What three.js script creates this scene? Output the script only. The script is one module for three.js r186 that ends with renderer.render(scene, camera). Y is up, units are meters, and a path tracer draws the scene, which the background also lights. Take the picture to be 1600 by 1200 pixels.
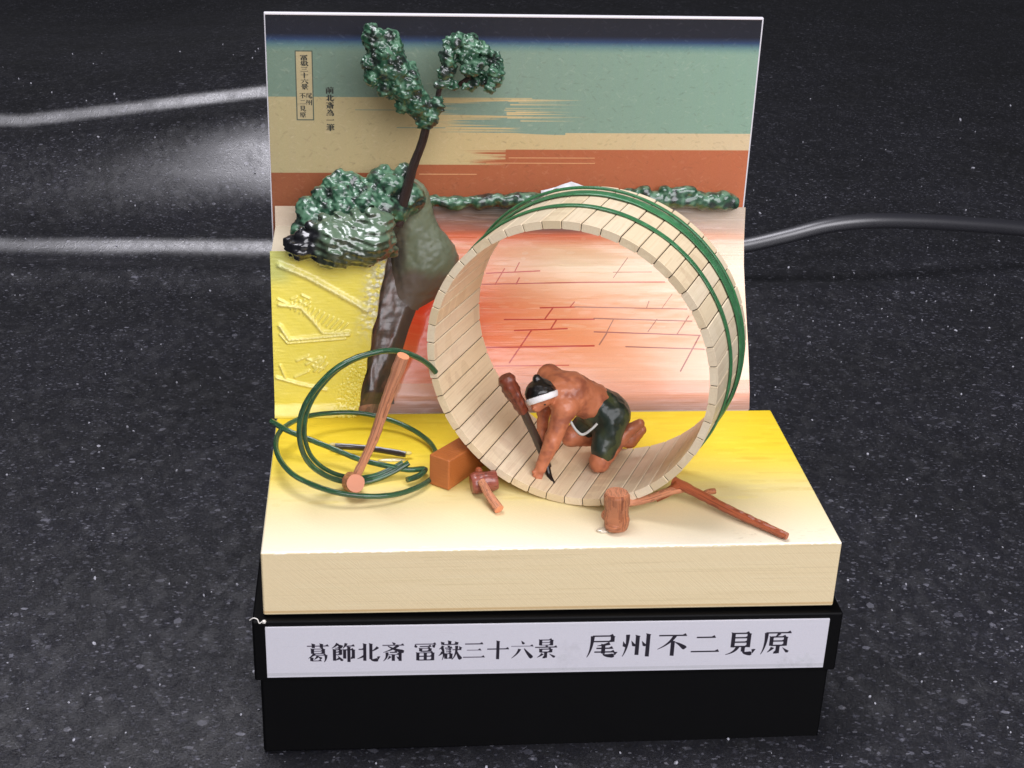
import * as THREE from 'three';
import { RoundedBoxGeometry } from 'three/addons/geometries/RoundedBoxGeometry.js';
import { mergeGeometries } from 'three/addons/utils/BufferGeometryUtils.js';
import { ImprovedNoise } from 'three/addons/math/ImprovedNoise.js';

// All lengths below are centimetres; bake() turns them into metres. The table top is 3.7 cm under the top of the cream block.
const CM = 0.01, LIFT = 3.7;
const scene = new THREE.Scene();
scene.background = new THREE.Color(0.03, 0.031, 0.034);

// ---------- camera ----------
const camera = new THREE.PerspectiveCamera(28.88, 4 / 3, 0.01, 20);
camera.position.set(1.7163 * CM, (12.1425 + LIFT) * CM, 19.3875 * CM);
camera.rotation.set(-0.44716, -0.10289, 0.03656, 'YXZ');
scene.add(camera);

// ---------- lamps: a large ceiling panel a little behind and to the left, and a window-like soft lamp on the photographer's side ----------
function areaLamp(x, y, z, tx, ty, tz, w, h, color, intensity) {
  const l = new THREE.RectAreaLight(color, intensity, w * CM, h * CM);
  l.position.set(x * CM, y * CM, z * CM); l.lookAt(tx * CM, ty * CM, tz * CM); l.castShadow = true; scene.add(l); return l;
}
areaLamp(-8, 75, -12, 3, 4, -3, 34, 34, 0xf8f6ff, 13);
areaLamp(24, 50, 60, 4, 3, -3, 80, 54, 0xfaf8ff, 6.6);

const renderer = new THREE.WebGLRenderer({ antialias: true });
renderer.toneMapping = THREE.LinearToneMapping; renderer.toneMappingExposure = 1;
renderer.shadowMap.enabled = true;

// ---------- helpers ----------
let seed = 1234567;
const rnd = () => { seed = (seed * 1664525 + 1013904223) >>> 0; return seed / 4294967296; };
const rr = (a, b) => a + (b - a) * rnd();
const noise = new ImprovedNoise();
const N = (x, y, z) => noise.noise(x + 31.7, y + 17.3, z + 9.1);
const fbm = (x, y, z) => N(x, y, z) + 0.5 * N(2.1 * x, 2.1 * y, 2.1 * z) + 0.25 * N(4.3 * x, 4.3 * y, 4.3 * z);
const clamp = (v, a, b) => Math.max(a, Math.min(b, v));
const smooth = (a, b, v) => { const t = clamp((v - a) / (b - a), 0, 1); return t * t * (3 - 2 * t); };
const V = (x, y, z) => new THREE.Vector3(x, y, z);
const used = {};
function numbered(n) { const k = used[n] = (used[n] ?? -1) + 1; return k ? n + '_' + String(k).padStart(3, '0') : n; }

function thing(name, label, category, base, extra = {}) {
  const g = new THREE.Group(); g.name = numbered(name);
  g.position.set(base[0] * CM, (base[1] + LIFT) * CM, base[2] * CM);
  g.userData = { label, category, ...extra }; g.base = base; scene.add(g); return g;
}
function bake(geo, base) { const g = geo; g.translate(-base[0], -base[1], -base[2]); g.scale(CM, CM, CM); return g; }
function part(name, geo, mat, parent, label) {
  let b = parent; while (b && !b.base) b = b.parent;
  const m = new THREE.Mesh(bake(geo, b.base), mat); m.name = parent.isMesh ? name : name;
  m.castShadow = m.receiveShadow = true; if (label) m.userData.label = label; parent.add(m); return m;
}
function canvasTex(w, h, draw, srgb = true) {
  const c = document.createElement('canvas'); c.width = w; c.height = h; const x = c.getContext('2d'); draw(x, w, h);
  const t = new THREE.CanvasTexture(c); if (srgb) t.colorSpace = THREE.SRGBColorSpace; t.magFilter = THREE.LinearFilter;
  t.wrapS = t.wrapT = THREE.RepeatWrapping; return t;
}
function grain(x, w, h, amt, n = 1) {          // paper / pigment grain over what is drawn
  const d = x.getImageData(0, 0, w, h), a = d.data;
  for (let i = 0; i < a.length; i += 4) { const k = (rnd() - 0.5) * amt, q = (rnd() - .5) * amt * .4 * n; a[i] += k + q; a[i + 1] += k; a[i + 2] += k - q; }
  x.putImageData(d, 0, 0);
}
const phys = (o) => new THREE.MeshPhysicalMaterial({ roughness: 0.5, ...o });
const std = (o) => new THREE.MeshStandardMaterial({ roughness: 0.6, ...o });

// signed-distance mesher (surface nets): f < 0 inside
function nets(f, lo, hi, cell, color) {
  const n = [0, 1, 2].map(k => Math.ceil((hi[k] - lo[k]) / cell) + 1), [nx, ny, nz] = n;
  const F = new Float32Array(nx * ny * nz), id = (i, j, k) => i + nx * (j + ny * k);
  for (let k = 0; k < nz; k++) for (let j = 0; j < ny; j++) for (let i = 0; i < nx; i++) F[id(i, j, k)] = f(lo[0] + i * cell, lo[1] + j * cell, lo[2] + k * cell);
  const vi = new Int32Array(nx * ny * nz).fill(-1), P = [], I = [];
  const ed = []; for (let a = 0; a < 8; a++) for (let b = a + 1; b < 8; b++) { const d = a ^ b; if (d === 1 || d === 2 || d === 4) ed.push([a, b]); }
  for (let k = 0; k < nz - 1; k++) for (let j = 0; j < ny - 1; j++) for (let i = 0; i < nx - 1; i++) {
    let m = 0; const v = [];
    for (let c = 0; c < 8; c++) { const q = F[id(i + (c & 1), j + (c >> 1 & 1), k + (c >> 2))]; v.push(q); if (q < 0) m |= 1 << c; }
    if (m === 0 || m === 255) continue;
    let x = 0, y = 0, z = 0, s = 0;
    for (const [a, b] of ed) if ((v[a] < 0) !== (v[b] < 0)) { const t = v[a] / (v[a] - v[b]); x += (a & 1) + t * ((b & 1) - (a & 1)); y += (a >> 1 & 1) + t * ((b >> 1 & 1) - (a >> 1 & 1)); z += (a >> 2) + t * ((b >> 2) - (a >> 2)); s++; }
    vi[id(i, j, k)] = P.length / 3; P.push(lo[0] + (i + x / s) * cell, lo[1] + (j + y / s) * cell, lo[2] + (k + z / s) * cell);
  }
  const quad = (a, b, c, d, flip) => { if (a < 0 || b < 0 || c < 0 || d < 0) return; if (flip) I.push(a, c, b, a, d, c); else I.push(a, b, c, a, c, d); };
  for (let k = 1; k < nz - 1; k++) for (let j = 1; j < ny - 1; j++) for (let i = 1; i < nx - 1; i++) {
    const s = F[id(i, j, k)] < 0;
    if (s !== (F[id(i + 1, j, k)] < 0)) quad(vi[id(i, j - 1, k - 1)], vi[id(i, j, k - 1)], vi[id(i, j, k)], vi[id(i, j - 1, k)], !s);
    if (s !== (F[id(i, j + 1, k)] < 0)) quad(vi[id(i - 1, j, k - 1)], vi[id(i - 1, j, k)], vi[id(i, j, k)], vi[id(i, j, k - 1)], !s);
    if (s !== (F[id(i, j, k + 1)] < 0)) quad(vi[id(i - 1, j - 1, k)], vi[id(i, j - 1, k)], vi[id(i, j, k)], vi[id(i - 1, j, k)], !s);
  }
  const g = new THREE.BufferGeometry(); g.setAttribute('position', new THREE.Float32BufferAttribute(P, 3)); g.setIndex(I); g.computeVertexNormals();
  if (color) { const C = []; const nn = g.attributes.normal; for (let q = 0; q < P.length; q += 3) C.push(...color(P[q], P[q + 1], P[q + 2], nn.array[q], nn.array[q + 1], nn.array[q + 2])); g.setAttribute('color', new THREE.Float32BufferAttribute(C, 3)); }
  const uv = []; for (let q = 0; q < P.length; q += 3) uv.push(P[q] * .5, P[q + 1] * .5); g.setAttribute('uv', new THREE.Float32BufferAttribute(uv, 2));
  return g;
}
const smin = (a, b, k) => { const h = Math.max(k - Math.abs(a - b), 0) / k; return Math.min(a, b) - h * h * k * 0.25; };
function caps(px, py, pz, A, B, ra, rb) {       // tapered capsule
  const bx = B[0] - A[0], by = B[1] - A[1], bz = B[2] - A[2], ax = px - A[0], ay = py - A[1], az = pz - A[2];
  const t = clamp((ax * bx + ay * by + az * bz) / (bx * bx + by * by + bz * bz), 0, 1);
  return Math.hypot(ax - t * bx, ay - t * by, az - t * bz) - (ra + (rb - ra) * t);
}
function tube(pts, r, seg = 60, rs = 10, rad, rough = .1) { // round stick with optional radius profile and knots
  const c = new THREE.CatmullRomCurve3(pts.map(p => V(...p)), false, 'centripetal'), g = new THREE.TubeGeometry(c, seg, r, rs, false);
  const p = g.attributes.position, e = [];
  for (let i = 0; i <= seg; i++) { const q = c.getPointAt(i / seg), k = rad ? rad(i / seg) : 1; for (let j = 0; j <= rs; j++) { const n = i * (rs + 1) + j, d = V(p.getX(n), p.getY(n), p.getZ(n)).sub(q); const w = k * (1 + rough * N(q.x * 9 + d.x * 40, q.y * 9 + d.y * 40, q.z * 9 + d.z * 40)); p.setXYZ(n, q.x + d.x * w, q.y + d.y * w, q.z + d.z * w); } }
  for (const [i, s] of [[0, 1], [seg, -1]]) { const q = c.getPointAt(i / seg); for (let j = 0; j < rs; j++) { const a = i * (rs + 1) + j, b = a + 1; const A = [p.getX(a), p.getY(a), p.getZ(a)], B = [p.getX(b), p.getY(b), p.getZ(b)]; e.push(...[q.x, q.y, q.z], ...(s > 0 ? [...B, ...A] : [...A, ...B])); } }
  const cg = new THREE.BufferGeometry(); cg.setAttribute('position', new THREE.Float32BufferAttribute(e, 3)); cg.setAttribute('uv', new THREE.Float32BufferAttribute(new Array(e.length / 3 * 2).fill(.5), 2));
  g.computeVertexNormals(); cg.computeVertexNormals();
  return mergeGeometries([g.toNonIndexed(), cg]);
}
function grid(nu, nv, fn, uvfn) {               // fn(u, v) -> [x, y, z]
  const P = [], U = [], I = [];
  for (let j = 0; j <= nv; j++) for (let i = 0; i <= nu; i++) { const q = fn(i / nu, j / nv); P.push(...q); U.push(...(uvfn ? uvfn(i / nu, j / nv, q) : [i / nu, j / nv])); }
  for (let j = 0; j < nv; j++) for (let i = 0; i < nu; i++) { const a = j * (nu + 1) + i; I.push(a, a + 1, a + nu + 2, a, a + nu + 2, a + nu + 1); }
  const g = new THREE.BufferGeometry(); g.setAttribute('position', new THREE.Float32BufferAttribute(P, 3)); g.setAttribute('uv', new THREE.Float32BufferAttribute(U, 2)); g.setIndex(I); g.computeVertexNormals(); return g;
}
// ---------- brush lettering: each character is a list of strokes on a 100 x 100 square ----------
const K = {
  尾: 'h18,12,84 v82,12,36 h18,34,82 p18,12,17,70,2,98 p74,42,60,48,34,52 h32,62,84 h26,77,90 v54,46,84 n54,84,58,95,90,92 d92,92,94,80',
  州: 'p18,8,20,64,4,97 v50,12,92 v84,6,99 d4,34,10,56 d30,32,40,54 d64,34,74,54',
  不: 'h6,14,94 p58,14,44,48,4,70 v52,36,98 n60,42,76,50,94,68',
  二: 'h20,24,80 h5,82,95',
  見: 'v25,8,68 h25,10,76 v76,10,68 h25,28,76 h25,46,76 h25,64,76 p42,64,36,88,4,97 v60,64,86 n60,84,62,95,90,93 d92,94,95,78',
  原: 'h14,10,95 p16,10,18,66,3,98 p58,12,54,20,46,26 v34,26,64 h34,27,80 v80,26,64 h34,44,80 h34,62,80 v57,62,95 d57,96,48,90 p40,70,36,80,24,90 d72,70,90,90',
  葛: 'h5,16,95 v32,5,26 v66,5,26 v28,30,55 h28,31,74 v74,30,55 h28,42,74 h28,54,74 p36,54,28,66,10,78 h26,63,84 p84,62,86,86,76,98 p50,66,46,76,34,84 d50,68,64,80 v24,74,92 h24,91,64',
  飾: 'p28,4,20,18,3,28 n26,8,34,16,48,24 h16,28,38 v14,34,92 h14,36,40 v40,34,62 h14,48,40 h14,61,40 d14,92,34,82 d26,64,46,92 p64,4,60,18,50,30 h58,18,98 v57,36,82 h57,37,94 v94,36,82 d94,82,86,78 v75,22,100',
  北: 'v36,8,95 h10,36,36 p36,68,24,76,4,84 v62,8,88 n62,86,66,96,92,90 d93,92,95,76 p92,26,80,40,62,48',
  斎: 'd46,2,56,13 h5,18,95 p72,19,50,40,8,54 n28,22,56,42,96,52 h36,54,66 h28,66,76 v51,66,98 p38,74,34,82,26,90 d64,74,76,88 p24,54,26,84,8,98 v80,54,99',
  冨: 'd6,14,10,30 h8,15,94 d94,15,84,30 h26,27,74 v30,36,52 h30,37,70 v70,36,52 h30,51,70 v18,58,98 h18,59,82 v82,58,98 h18,77,82 v50,59,96 h18,96,82',
  嶽: 'v50,1,18 v20,7,20 h20,19,80 v80,7,20 p22,26,18,34,5,42 p16,32,32,66,18,98 p20,56,16,66,3,76 d40,24,48,31 h30,37,60 h34,46,56 h34,56,56 v34,65,92 h34,66,56 v56,65,92 h34,90,56 h62,46,99 p80,26,82,70,60,97 n80,48,84,74,99,95 d90,28,98,40',
  三: 'h12,18,88 h20,50,80 h4,86,96',
  十: 'h4,46,96 v50,5,99',
  六: 'd46,5,56,22 h3,34,97 p40,48,34,72,6,95 n60,46,70,64,95,95',
  景: 'v26,3,32 h26,4,74 v74,3,32 h26,17,74 h26,30,74 d48,31,54,38 h3,41,97 v28,50,68 h28,51,72 v72,50,68 h28,66,72 v50,66,96 d50,98,41,92 p36,74,30,84,14,93 d64,74,88,93',
  前: 'd28,3,38,16 p72,3,68,12,60,17 h4,20,96 v16,32,98 h16,33,46 v46,32,96 h16,50,46 h16,68,46 v64,34,78 v86,30,96 d86,97,78,90',
  為: 'd22,5,32,17 p58,3,50,40,8,66 h22,24,72 h22,41,80 h18,58,88 v74,24,58 v88,58,92 d88,94,78,90 d20,72,14,88 d36,72,42,86 d52,72,58,86 d66,70,74,84',
  筆: 'p22,1,18,12,8,18 h16,11,46 p64,1,60,12,50,18 h60,11,97 h18,28,82 v82,28,54 h4,41,96 h18,54,82 h12,68,88 h3,83,97 v50,19,100',
  一: 'h6,50,94',
};
function glyph(x, ch, X, Y, size, wide = 1, bold = 1, worn = 0) {
  const k = size / 100, T = (a, b) => [X + a * k * wide, Y + b * k], s0 = x.fillStyle;
  const poly = (...p) => { x.beginPath(); p.forEach((q, i) => i ? x.lineTo(...T(...q)) : x.moveTo(...T(...q))); x.closePath(); x.fill(); };
  for (const st of K[ch].split(' ')) {
    const a = st.slice(1).split(',').map(Number), t = st[0];
    if (t === 'h') { const [x1, y, x2] = a, w = 2.1 * bold; x.globalAlpha = worn ? 0.28 + 0.6 * rnd() : 1; poly([x1, y - w], [x2, y - w], [x2, y + w], [x1, y + w]); x.globalAlpha = 1; poly([x2 - 9 * bold, y - w], [x2 - 3, y - 6.5 * bold], [x2 + 3, y + w]); }
    if (t === 'v') { const [c, y1, y2] = a, w = 4.9 * bold; poly([c - w - 2, y1 - 3], [c + w + 2, y1 + 2], [c + w, y1 + 6], [c + w, y2], [c - w, y2 - 1], [c - w, y1 + 3]); }
    if (t === 'd') { const [x1, y1, x2, y2] = a, dx = x2 - x1, dy = y2 - y1, l = Math.hypot(dx, dy), nx = -dy / l * 6 * bold, ny = dx / l * 6 * bold; poly([x1, y1], [x2 + nx * .9, y2 + ny * .9 - 3], [x2 + dx / l * 3, y2 + dy / l * 3], [x2 - nx * .9, y2 - ny * .9]); }
    if (t === 'p' || t === 'n') {
      const [x1, y1, cx, cy, x2, y2] = a, L = [], R = [];
      for (let i = 0; i <= 10; i++) {
        const u = i / 10, px = (1 - u) ** 2 * x1 + 2 * u * (1 - u) * cx + u * u * x2, py = (1 - u) ** 2 * y1 + 2 * u * (1 - u) * cy + u * u * y2;
        const tx = 2 * (1 - u) * (cx - x1) + 2 * u * (x2 - cx), ty = 2 * (1 - u) * (cy - y1) + 2 * u * (y2 - cy), l = Math.hypot(tx, ty) || 1;
        const w = (t === 'p' ? 5 * (1 - u * .86) : 1.2 + 6 * u * (u > .9 ? .55 : 1)) * bold;
        L.push([px - ty / l * w, py + tx / l * w]); R.unshift([px + ty / l * w, py - tx / l * w]);
      }
      poly(...L, ...R);
    }
  }
  x.fillStyle = s0;
}

// ================= table cloth =================
const clothTile = canvasTex(2048, 2048, (x, w, h) => {
  x.fillStyle = '#14141a'; x.fillRect(0, 0, w, h);
  const fleck = (X, Y, r, n) => { x.beginPath(); const a0 = rnd() * 6.28, e = rr(.35, 1); for (let k = 0; k < n; k++) { const a = a0 + k / n * 6.28, q = r * rr(.4, 1.2); x.lineTo(X + Math.cos(a) * q, Y + Math.sin(a) * q * e); } x.closePath(); x.fill(); };
  for (let i = 0; i < 9000; i++) { const v = rr(8, 24) | 0; x.fillStyle = `rgba(${v},${v},${v + 4},${rr(.3, .7)})`; fleck(rnd() * w, rnd() * h, rr(3, 13), 6); }
  for (let i = 0; i < 15000; i++) { const v = rr(62, 150) | 0; x.fillStyle = `rgba(${v},${v},${v + 9},${rr(.12, .65)})`; fleck(rnd() * w, rnd() * h, rr(2, 8) * (rnd() < .08 ? 2 : 1), 6); }
  for (let i = 0; i < 2600; i++) { const X = rnd() * w, Y = rnd() * h, l = rr(6, 26), a = rnd() * 6.28; const v = rr(85, 150) | 0; x.strokeStyle = `rgba(${v},${v},${v + 10},${rr(.1, .5)})`; x.lineWidth = rr(1, 2.6); x.beginPath(); x.moveTo(X, Y); x.quadraticCurveTo(X + Math.cos(a) * l * .6, Y + Math.sin(a) * l * .3, X + Math.cos(a) * l, Y + Math.sin(a) * l); x.stroke(); }
  for (let i = 0; i < 500; i++) { const v = rr(130, 200) | 0; x.fillStyle = `rgba(${v},${v},${v + 8},${rr(.3, .8)})`; fleck(rnd() * w, rnd() * h, rr(1.5, 3.4), 5); }
  grain(x, w, h, 22);
});
const clothBump = canvasTex(1024, 1024, (x, w, h) => { x.fillStyle = '#808080'; x.fillRect(0, 0, w, h); for (let i = 0; i < 14000; i++) { const v = rnd() < .5 ? 60 : 200, a = rnd() * 6.28, l = rr(2, 12), X = rnd() * w, Y = rnd() * h; x.strokeStyle = `rgba(${v},${v},${v},.22)`; x.lineWidth = rr(.8, 2.5); x.beginPath(); x.moveTo(X, Y); x.lineTo(X + Math.cos(a) * l, Y + Math.sin(a) * l); x.stroke(); } }, false);
const clothRough = canvasTex(1024, 1024, (x, w, h) => { x.fillStyle = '#707070'; x.fillRect(0, 0, w, h); for (let i = 0; i < 2600; i++) { const v = rnd() < .5 ? 165 : 85; x.fillStyle = `rgba(${v},${v},${v},${rr(.08, .34)})`; x.beginPath(); x.ellipse(rnd() * w, rnd() * h, rr(3, 12), rr(6, 24), rr(-.7, .7), 0, 7); x.fill(); } grain(x, w, h, 60); }, false);
const clothM = phys({ vertexColors: true, map: clothTile, bumpMap: clothBump, bumpScale: 0.0002, roughness: 0.9, roughnessMap: clothRough, ior: 2.0 });
const bell = (t) => Math.exp(-t * t);
function clothH(x, z) {                                             // height of the cloth over the table, cm
  let h = 0.05 * fbm(x * .12, z * .12, 3) + 0.02 * fbm(x * .5, z * .5, 7);
  const left = smooth(8, -1, x), t = clamp((x + 10) / 8, 0, 1), L = (a, b) => a + (b - a) * t, w = .25 * N(x * .15, 3, 1);
  h += left * L(1.3, 2.2) * smooth(L(-23.8, -26.4), -30.8, z + w);          // the swelling that catches the ceiling lamp
  h += left * .42 * smooth(L(-31.0, -31.7), L(-31.7, -32.4), z + w);         // crest of the far fold
  h -= left * smooth(-34, -60, z) * 2.2;
  h += left * .45 * bell((z + 22.9 + w) / .55);                              // near fold
  h += left * .22 * bell((z + 20.7 + w * 2 - x * .05) / .9);
  h += smooth(9, 12, x) * .1 * bell((z + 19.6 + .02 * (x - 14) ** 2) / .5) * smooth(20, 16, x);
  return h * smooth(-4, -12, z + 0 * x) + 0.03 * fbm(x * .2, z * .2, 1);
}
{
  const g = grid(420, 620, (u, v) => { const x = -62 + 130 * u, z = 46 - 130 * (v < .35 ? v * .34 / .35 : v < .85 ? .34 + (v - .35) * .32 / .5 : .66 + (v - .85) * .34 / .15); return [x, clothH(x, z) - 3.7 - .05, z]; }, (u, v, q) => [q[0] / 13, q[2] / 13]);
  const base = [0, -3.7, 0], C = [], q = g.attributes.position; for (let i = 0; i < q.count; i++) { const x = q.getX(i), z = q.getZ(i), k = clamp(.95 + .42 * fbm(x * .22, z * .22, 5) + .25 * N(x * .9, z * .7, 2), .5, 1.6); C.push(k, k, k); } g.setAttribute('color', new THREE.Float32BufferAttribute(C, 3));
  const m = new THREE.Mesh(bake(g, base), clothM); m.name = 'table_cloth'; m.position.set(0, 0, 0); m.receiveShadow = true; m.castShadow = true;
  m.userData = { kind: 'structure', label: 'dusty black cloth spread under and behind the diorama', category: 'cloth' }; scene.add(m);
}
{ // dust specks and lint on the cloth: nobody could count them
  const geo = new THREE.IcosahedronGeometry(1, 0).scale(CM, CM, CM), n = 640, im = new THREE.InstancedMesh(geo, std({ color: 0xa2a2aa, roughness: .9 }), n), o = new THREE.Object3D();
  for (let i = 0; i < n; i++) { const z = 4 - 46 * Math.pow(rnd(), 1.6), x = 4 + rr(-1, 1) * (9 + -z * .45); const s = rr(.010, .028) * (1 - z * .012) * (rnd() < .06 ? 1.9 : 1); o.position.set(x * CM, (clothH(x, z) - .045 + s * .3) * CM, z * CM); o.rotation.set(rnd() * 6, rnd() * 6, rnd() * 6); o.scale.set(s * rr(.7, 1.7), s * .6, s); o.updateMatrix(); im.setMatrixAt(i, o.matrix); }
  im.name = 'dust'; im.userData = { kind: 'stuff', label: 'pale specks of dust scattered over the black cloth', category: 'dust' }; scene.add(im);
}
// ================= black pedestal with the title plate =================
const blackM = phys({ color: 0x030304, roughness: .55, specularIntensity: .25 });
{
  const b = [4.5, -3.7, -3.2], t = thing('display_pedestal', 'black box pedestal with a white title strip under the cream block', 'pedestal', b);
  const tilt = (g) => { const p = g.attributes.position; for (let i = 0; i < p.count; i++) p.setY(i, p.getY(i) - .009 * p.getX(i) + .02); g.computeVertexNormals(); return g; };
  part('pedestal_body', tilt(new RoundedBoxGeometry(9.16, 1.6, 6.56, 3, .05).translate(4.49, -2.97, -3.24)), blackM, t);
  part('pedestal_lid', tilt(new RoundedBoxGeometry(9.32, 1.12, 6.75, 3, .04).translate(4.49, -1.74, -3.255)), blackM, t);
  const plateT = canvasTex(2048, 214, (x, w, h) => {
    x.fillStyle = '#cdcbd2'; x.fillRect(0, 0, w, h);
    x.fillStyle = 'rgba(150,150,150,.25)'; x.fillRect(0, h - 20, w, 12);
    x.fillStyle = '#17101f';
    const px = (v) => (v - 416) / 874 * w;
    '葛飾北斎'.split('').forEach((c, i) => glyph(x, c, px(476 + i * 38.2), 68, 84, 1, 1.35, 1));
    '冨嶽三十六景'.split('').forEach((c, i) => glyph(x, c, px(640 + i * 37.3), 68, 84, 1, 1.35, 1));
    const X2 = [908, 963, 1018, 1071, 1127, 1184];
    '尾州不二見原'.split('').forEach((c, i) => glyph(x, c, px(X2[i]), 46, 106, 1.08, 1.3));
    for (let i = 0; i < 46; i++) { x.fillStyle = `rgba(120,118,122,${rr(.005, .03)})`; x.beginPath(); x.ellipse(px(rr(862, 900)), rr(90, 200), rr(5, 26), rr(4, 14), rnd() * 3, 0, 7); x.fill(); }
    for (let i = 0; i < 26; i++) { x.fillStyle = `rgba(110,118,112,${rr(.02, .06)})`; x.beginPath(); x.ellipse(px(rr(1215, 1285)), rr(165, 208), rr(5, 30), rr(3, 10), rnd() * 3, 0, 7); x.fill(); }
    for (let i = 0; i < 200; i++) { x.fillStyle = `rgba(110,108,118,${rr(.02, .06)})`; x.fillRect(rnd() * w, rnd() * h, rr(4, 60), rr(1, 3)); }
    grain(x, w, h, 12);
  });
  const pl = new RoundedBoxGeometry(8.9, .945, .03, 2, .008).translate(4.48, -1.742, .136), p = pl.attributes.position, uv = pl.attributes.uv;
  for (let i = 0; i < p.count; i++) uv.setXY(i, (p.getX(i) - .03) / 8.9, (p.getY(i) + 2.2145) / .945);
  part('title_plate', tilt(pl), std({ map: plateT, roughness: .55 }), t, 'white paper strip printed with dark characters');
}
{ const t = thing('lint', 'curl of white lint at the upper corner of the black pedestal', 'lint', [-.2, -1.15, .1]);
  part('thread', tube([[-.2, -1.14, .1], [-.14, -1.09, .12], [-.08, -1.1, .14], [-.05, -1.16, .16], [.0, -1.13, .15]], .009, 30, 6), std({ color: 0xd8d4cc }), t);
  part('flake', new THREE.DodecahedronGeometry(.035, 0).translate(.02, -1.14, .15), std({ color: 0xd8d4cc }), t); }
// ================= printed diorama base =================
const BW = 9, BD = 4.62;
const D = thing('diorama_base', 'cream and yellow printed diorama block with raised field and terrace', 'diorama base', [4.5, -1.16, -3]);
const blockT = canvasTex(1500, 1000, (x, w, h) => {     // 150 px per cm; canvas y = (4.9 - v) * 160
  const Y = (v) => (4.9 - v) / 6.3 * h, g = x.createLinearGradient(0, Y(4.9), 0, Y(0));
  g.addColorStop(0, '#e2c323'); g.addColorStop(.35, '#e8cb30'); g.addColorStop(.5, '#e6cd55'); g.addColorStop(.64, '#e2d08c'); g.addColorStop(.8, '#e6d5a8'); g.addColorStop(1, '#efe5cd');
  x.fillStyle = g; x.fillRect(0, 0, w, h);
  x.fillStyle = '#e4d0a6'; x.fillRect(0, Y(0), w, h);
  for (let i = 0; i < 260; i++) { const a = rr(.02, .08); x.fillStyle = rnd() < .5 ? `rgba(140,110,50,${a})` : `rgba(255,250,230,${a})`; x.fillRect(rnd() * w, Y(rr(-1.2, -.02)), rr(40, 400), rr(1, 3)); }
  x.fillStyle = 'rgba(170,120,60,.35)'; x.fillRect(0, Y(-1.08), w, 6);
  x.strokeStyle = '#f1ead8'; x.lineWidth = 5; x.beginPath(); for (let X = 0; X <= w; X += 6) x.lineTo(X, Y(.0) + rr(-2.5, 2.5)); x.stroke();
  for (let i = 0; i < 130; i++) { x.fillStyle = `rgba(250,246,232,${rr(.1, .5)})`; x.fillRect(rnd() * w, Y(rr(-.03, .12)), rr(4, 40), rr(1, 4)); }
  for (let i = 0; i < 60; i++) { x.fillStyle = `rgba(120,95,60,${rr(.04, .16)})`; x.fillRect(w * rr(.75, .9), Y(rr(.05, .45)), rr(3, 18), rr(1, 3)); }
  for (let i = 0; i < 500; i++) { x.fillStyle = rnd() < .5 ? `rgba(255,240,120,${rr(.03, .12)})` : `rgba(150,110,0,${rr(.02, .07)})`; x.beginPath(); x.ellipse(rnd() * w, Y(rr(1.4, 4.8)), rr(8, 60), rr(3, 12), 0, 0, 7); x.fill(); }
  grain(x, w, h, 9);
});
const layerB = canvasTex(1024, 1024, (x, w, h) => { x.fillStyle = '#808080'; x.fillRect(0, 0, w, h); for (let i = -1024; i < 1024; i += 16) { x.strokeStyle = `rgba(${rnd() < .5 ? 70 : 190},128,128,.35)`; x.lineWidth = rr(3, 7); x.beginPath(); x.moveTo(i, 0); x.lineTo(i + 1024, 1024); x.stroke(); } grain(x, w, h, 40); }, false);
layerB.repeat.set(6, 4);
{
  const g = new RoundedBoxGeometry(BW, 1.16, BD, 4, .035).translate(BW / 2, -.58, -BD / 2), p = g.attributes.position, n = g.attributes.normal, uv = g.attributes.uv;
  for (let i = 0; i < p.count; i++) {
    const top = n.getY(i) > .7;
    uv.setXY(i, p.getX(i) / 10 + .02, ((top ? -p.getZ(i) : p.getY(i)) + 1.4) / 6.3);
    if (p.getY(i) < -.5) p.setY(i, p.getY(i) + .03 - .0065 * p.getX(i));
  }
  part('base_block', g, phys({ map: blockT, roughness: .5, bumpMap: layerB, bumpScale: .00006 }), D);
}
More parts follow.
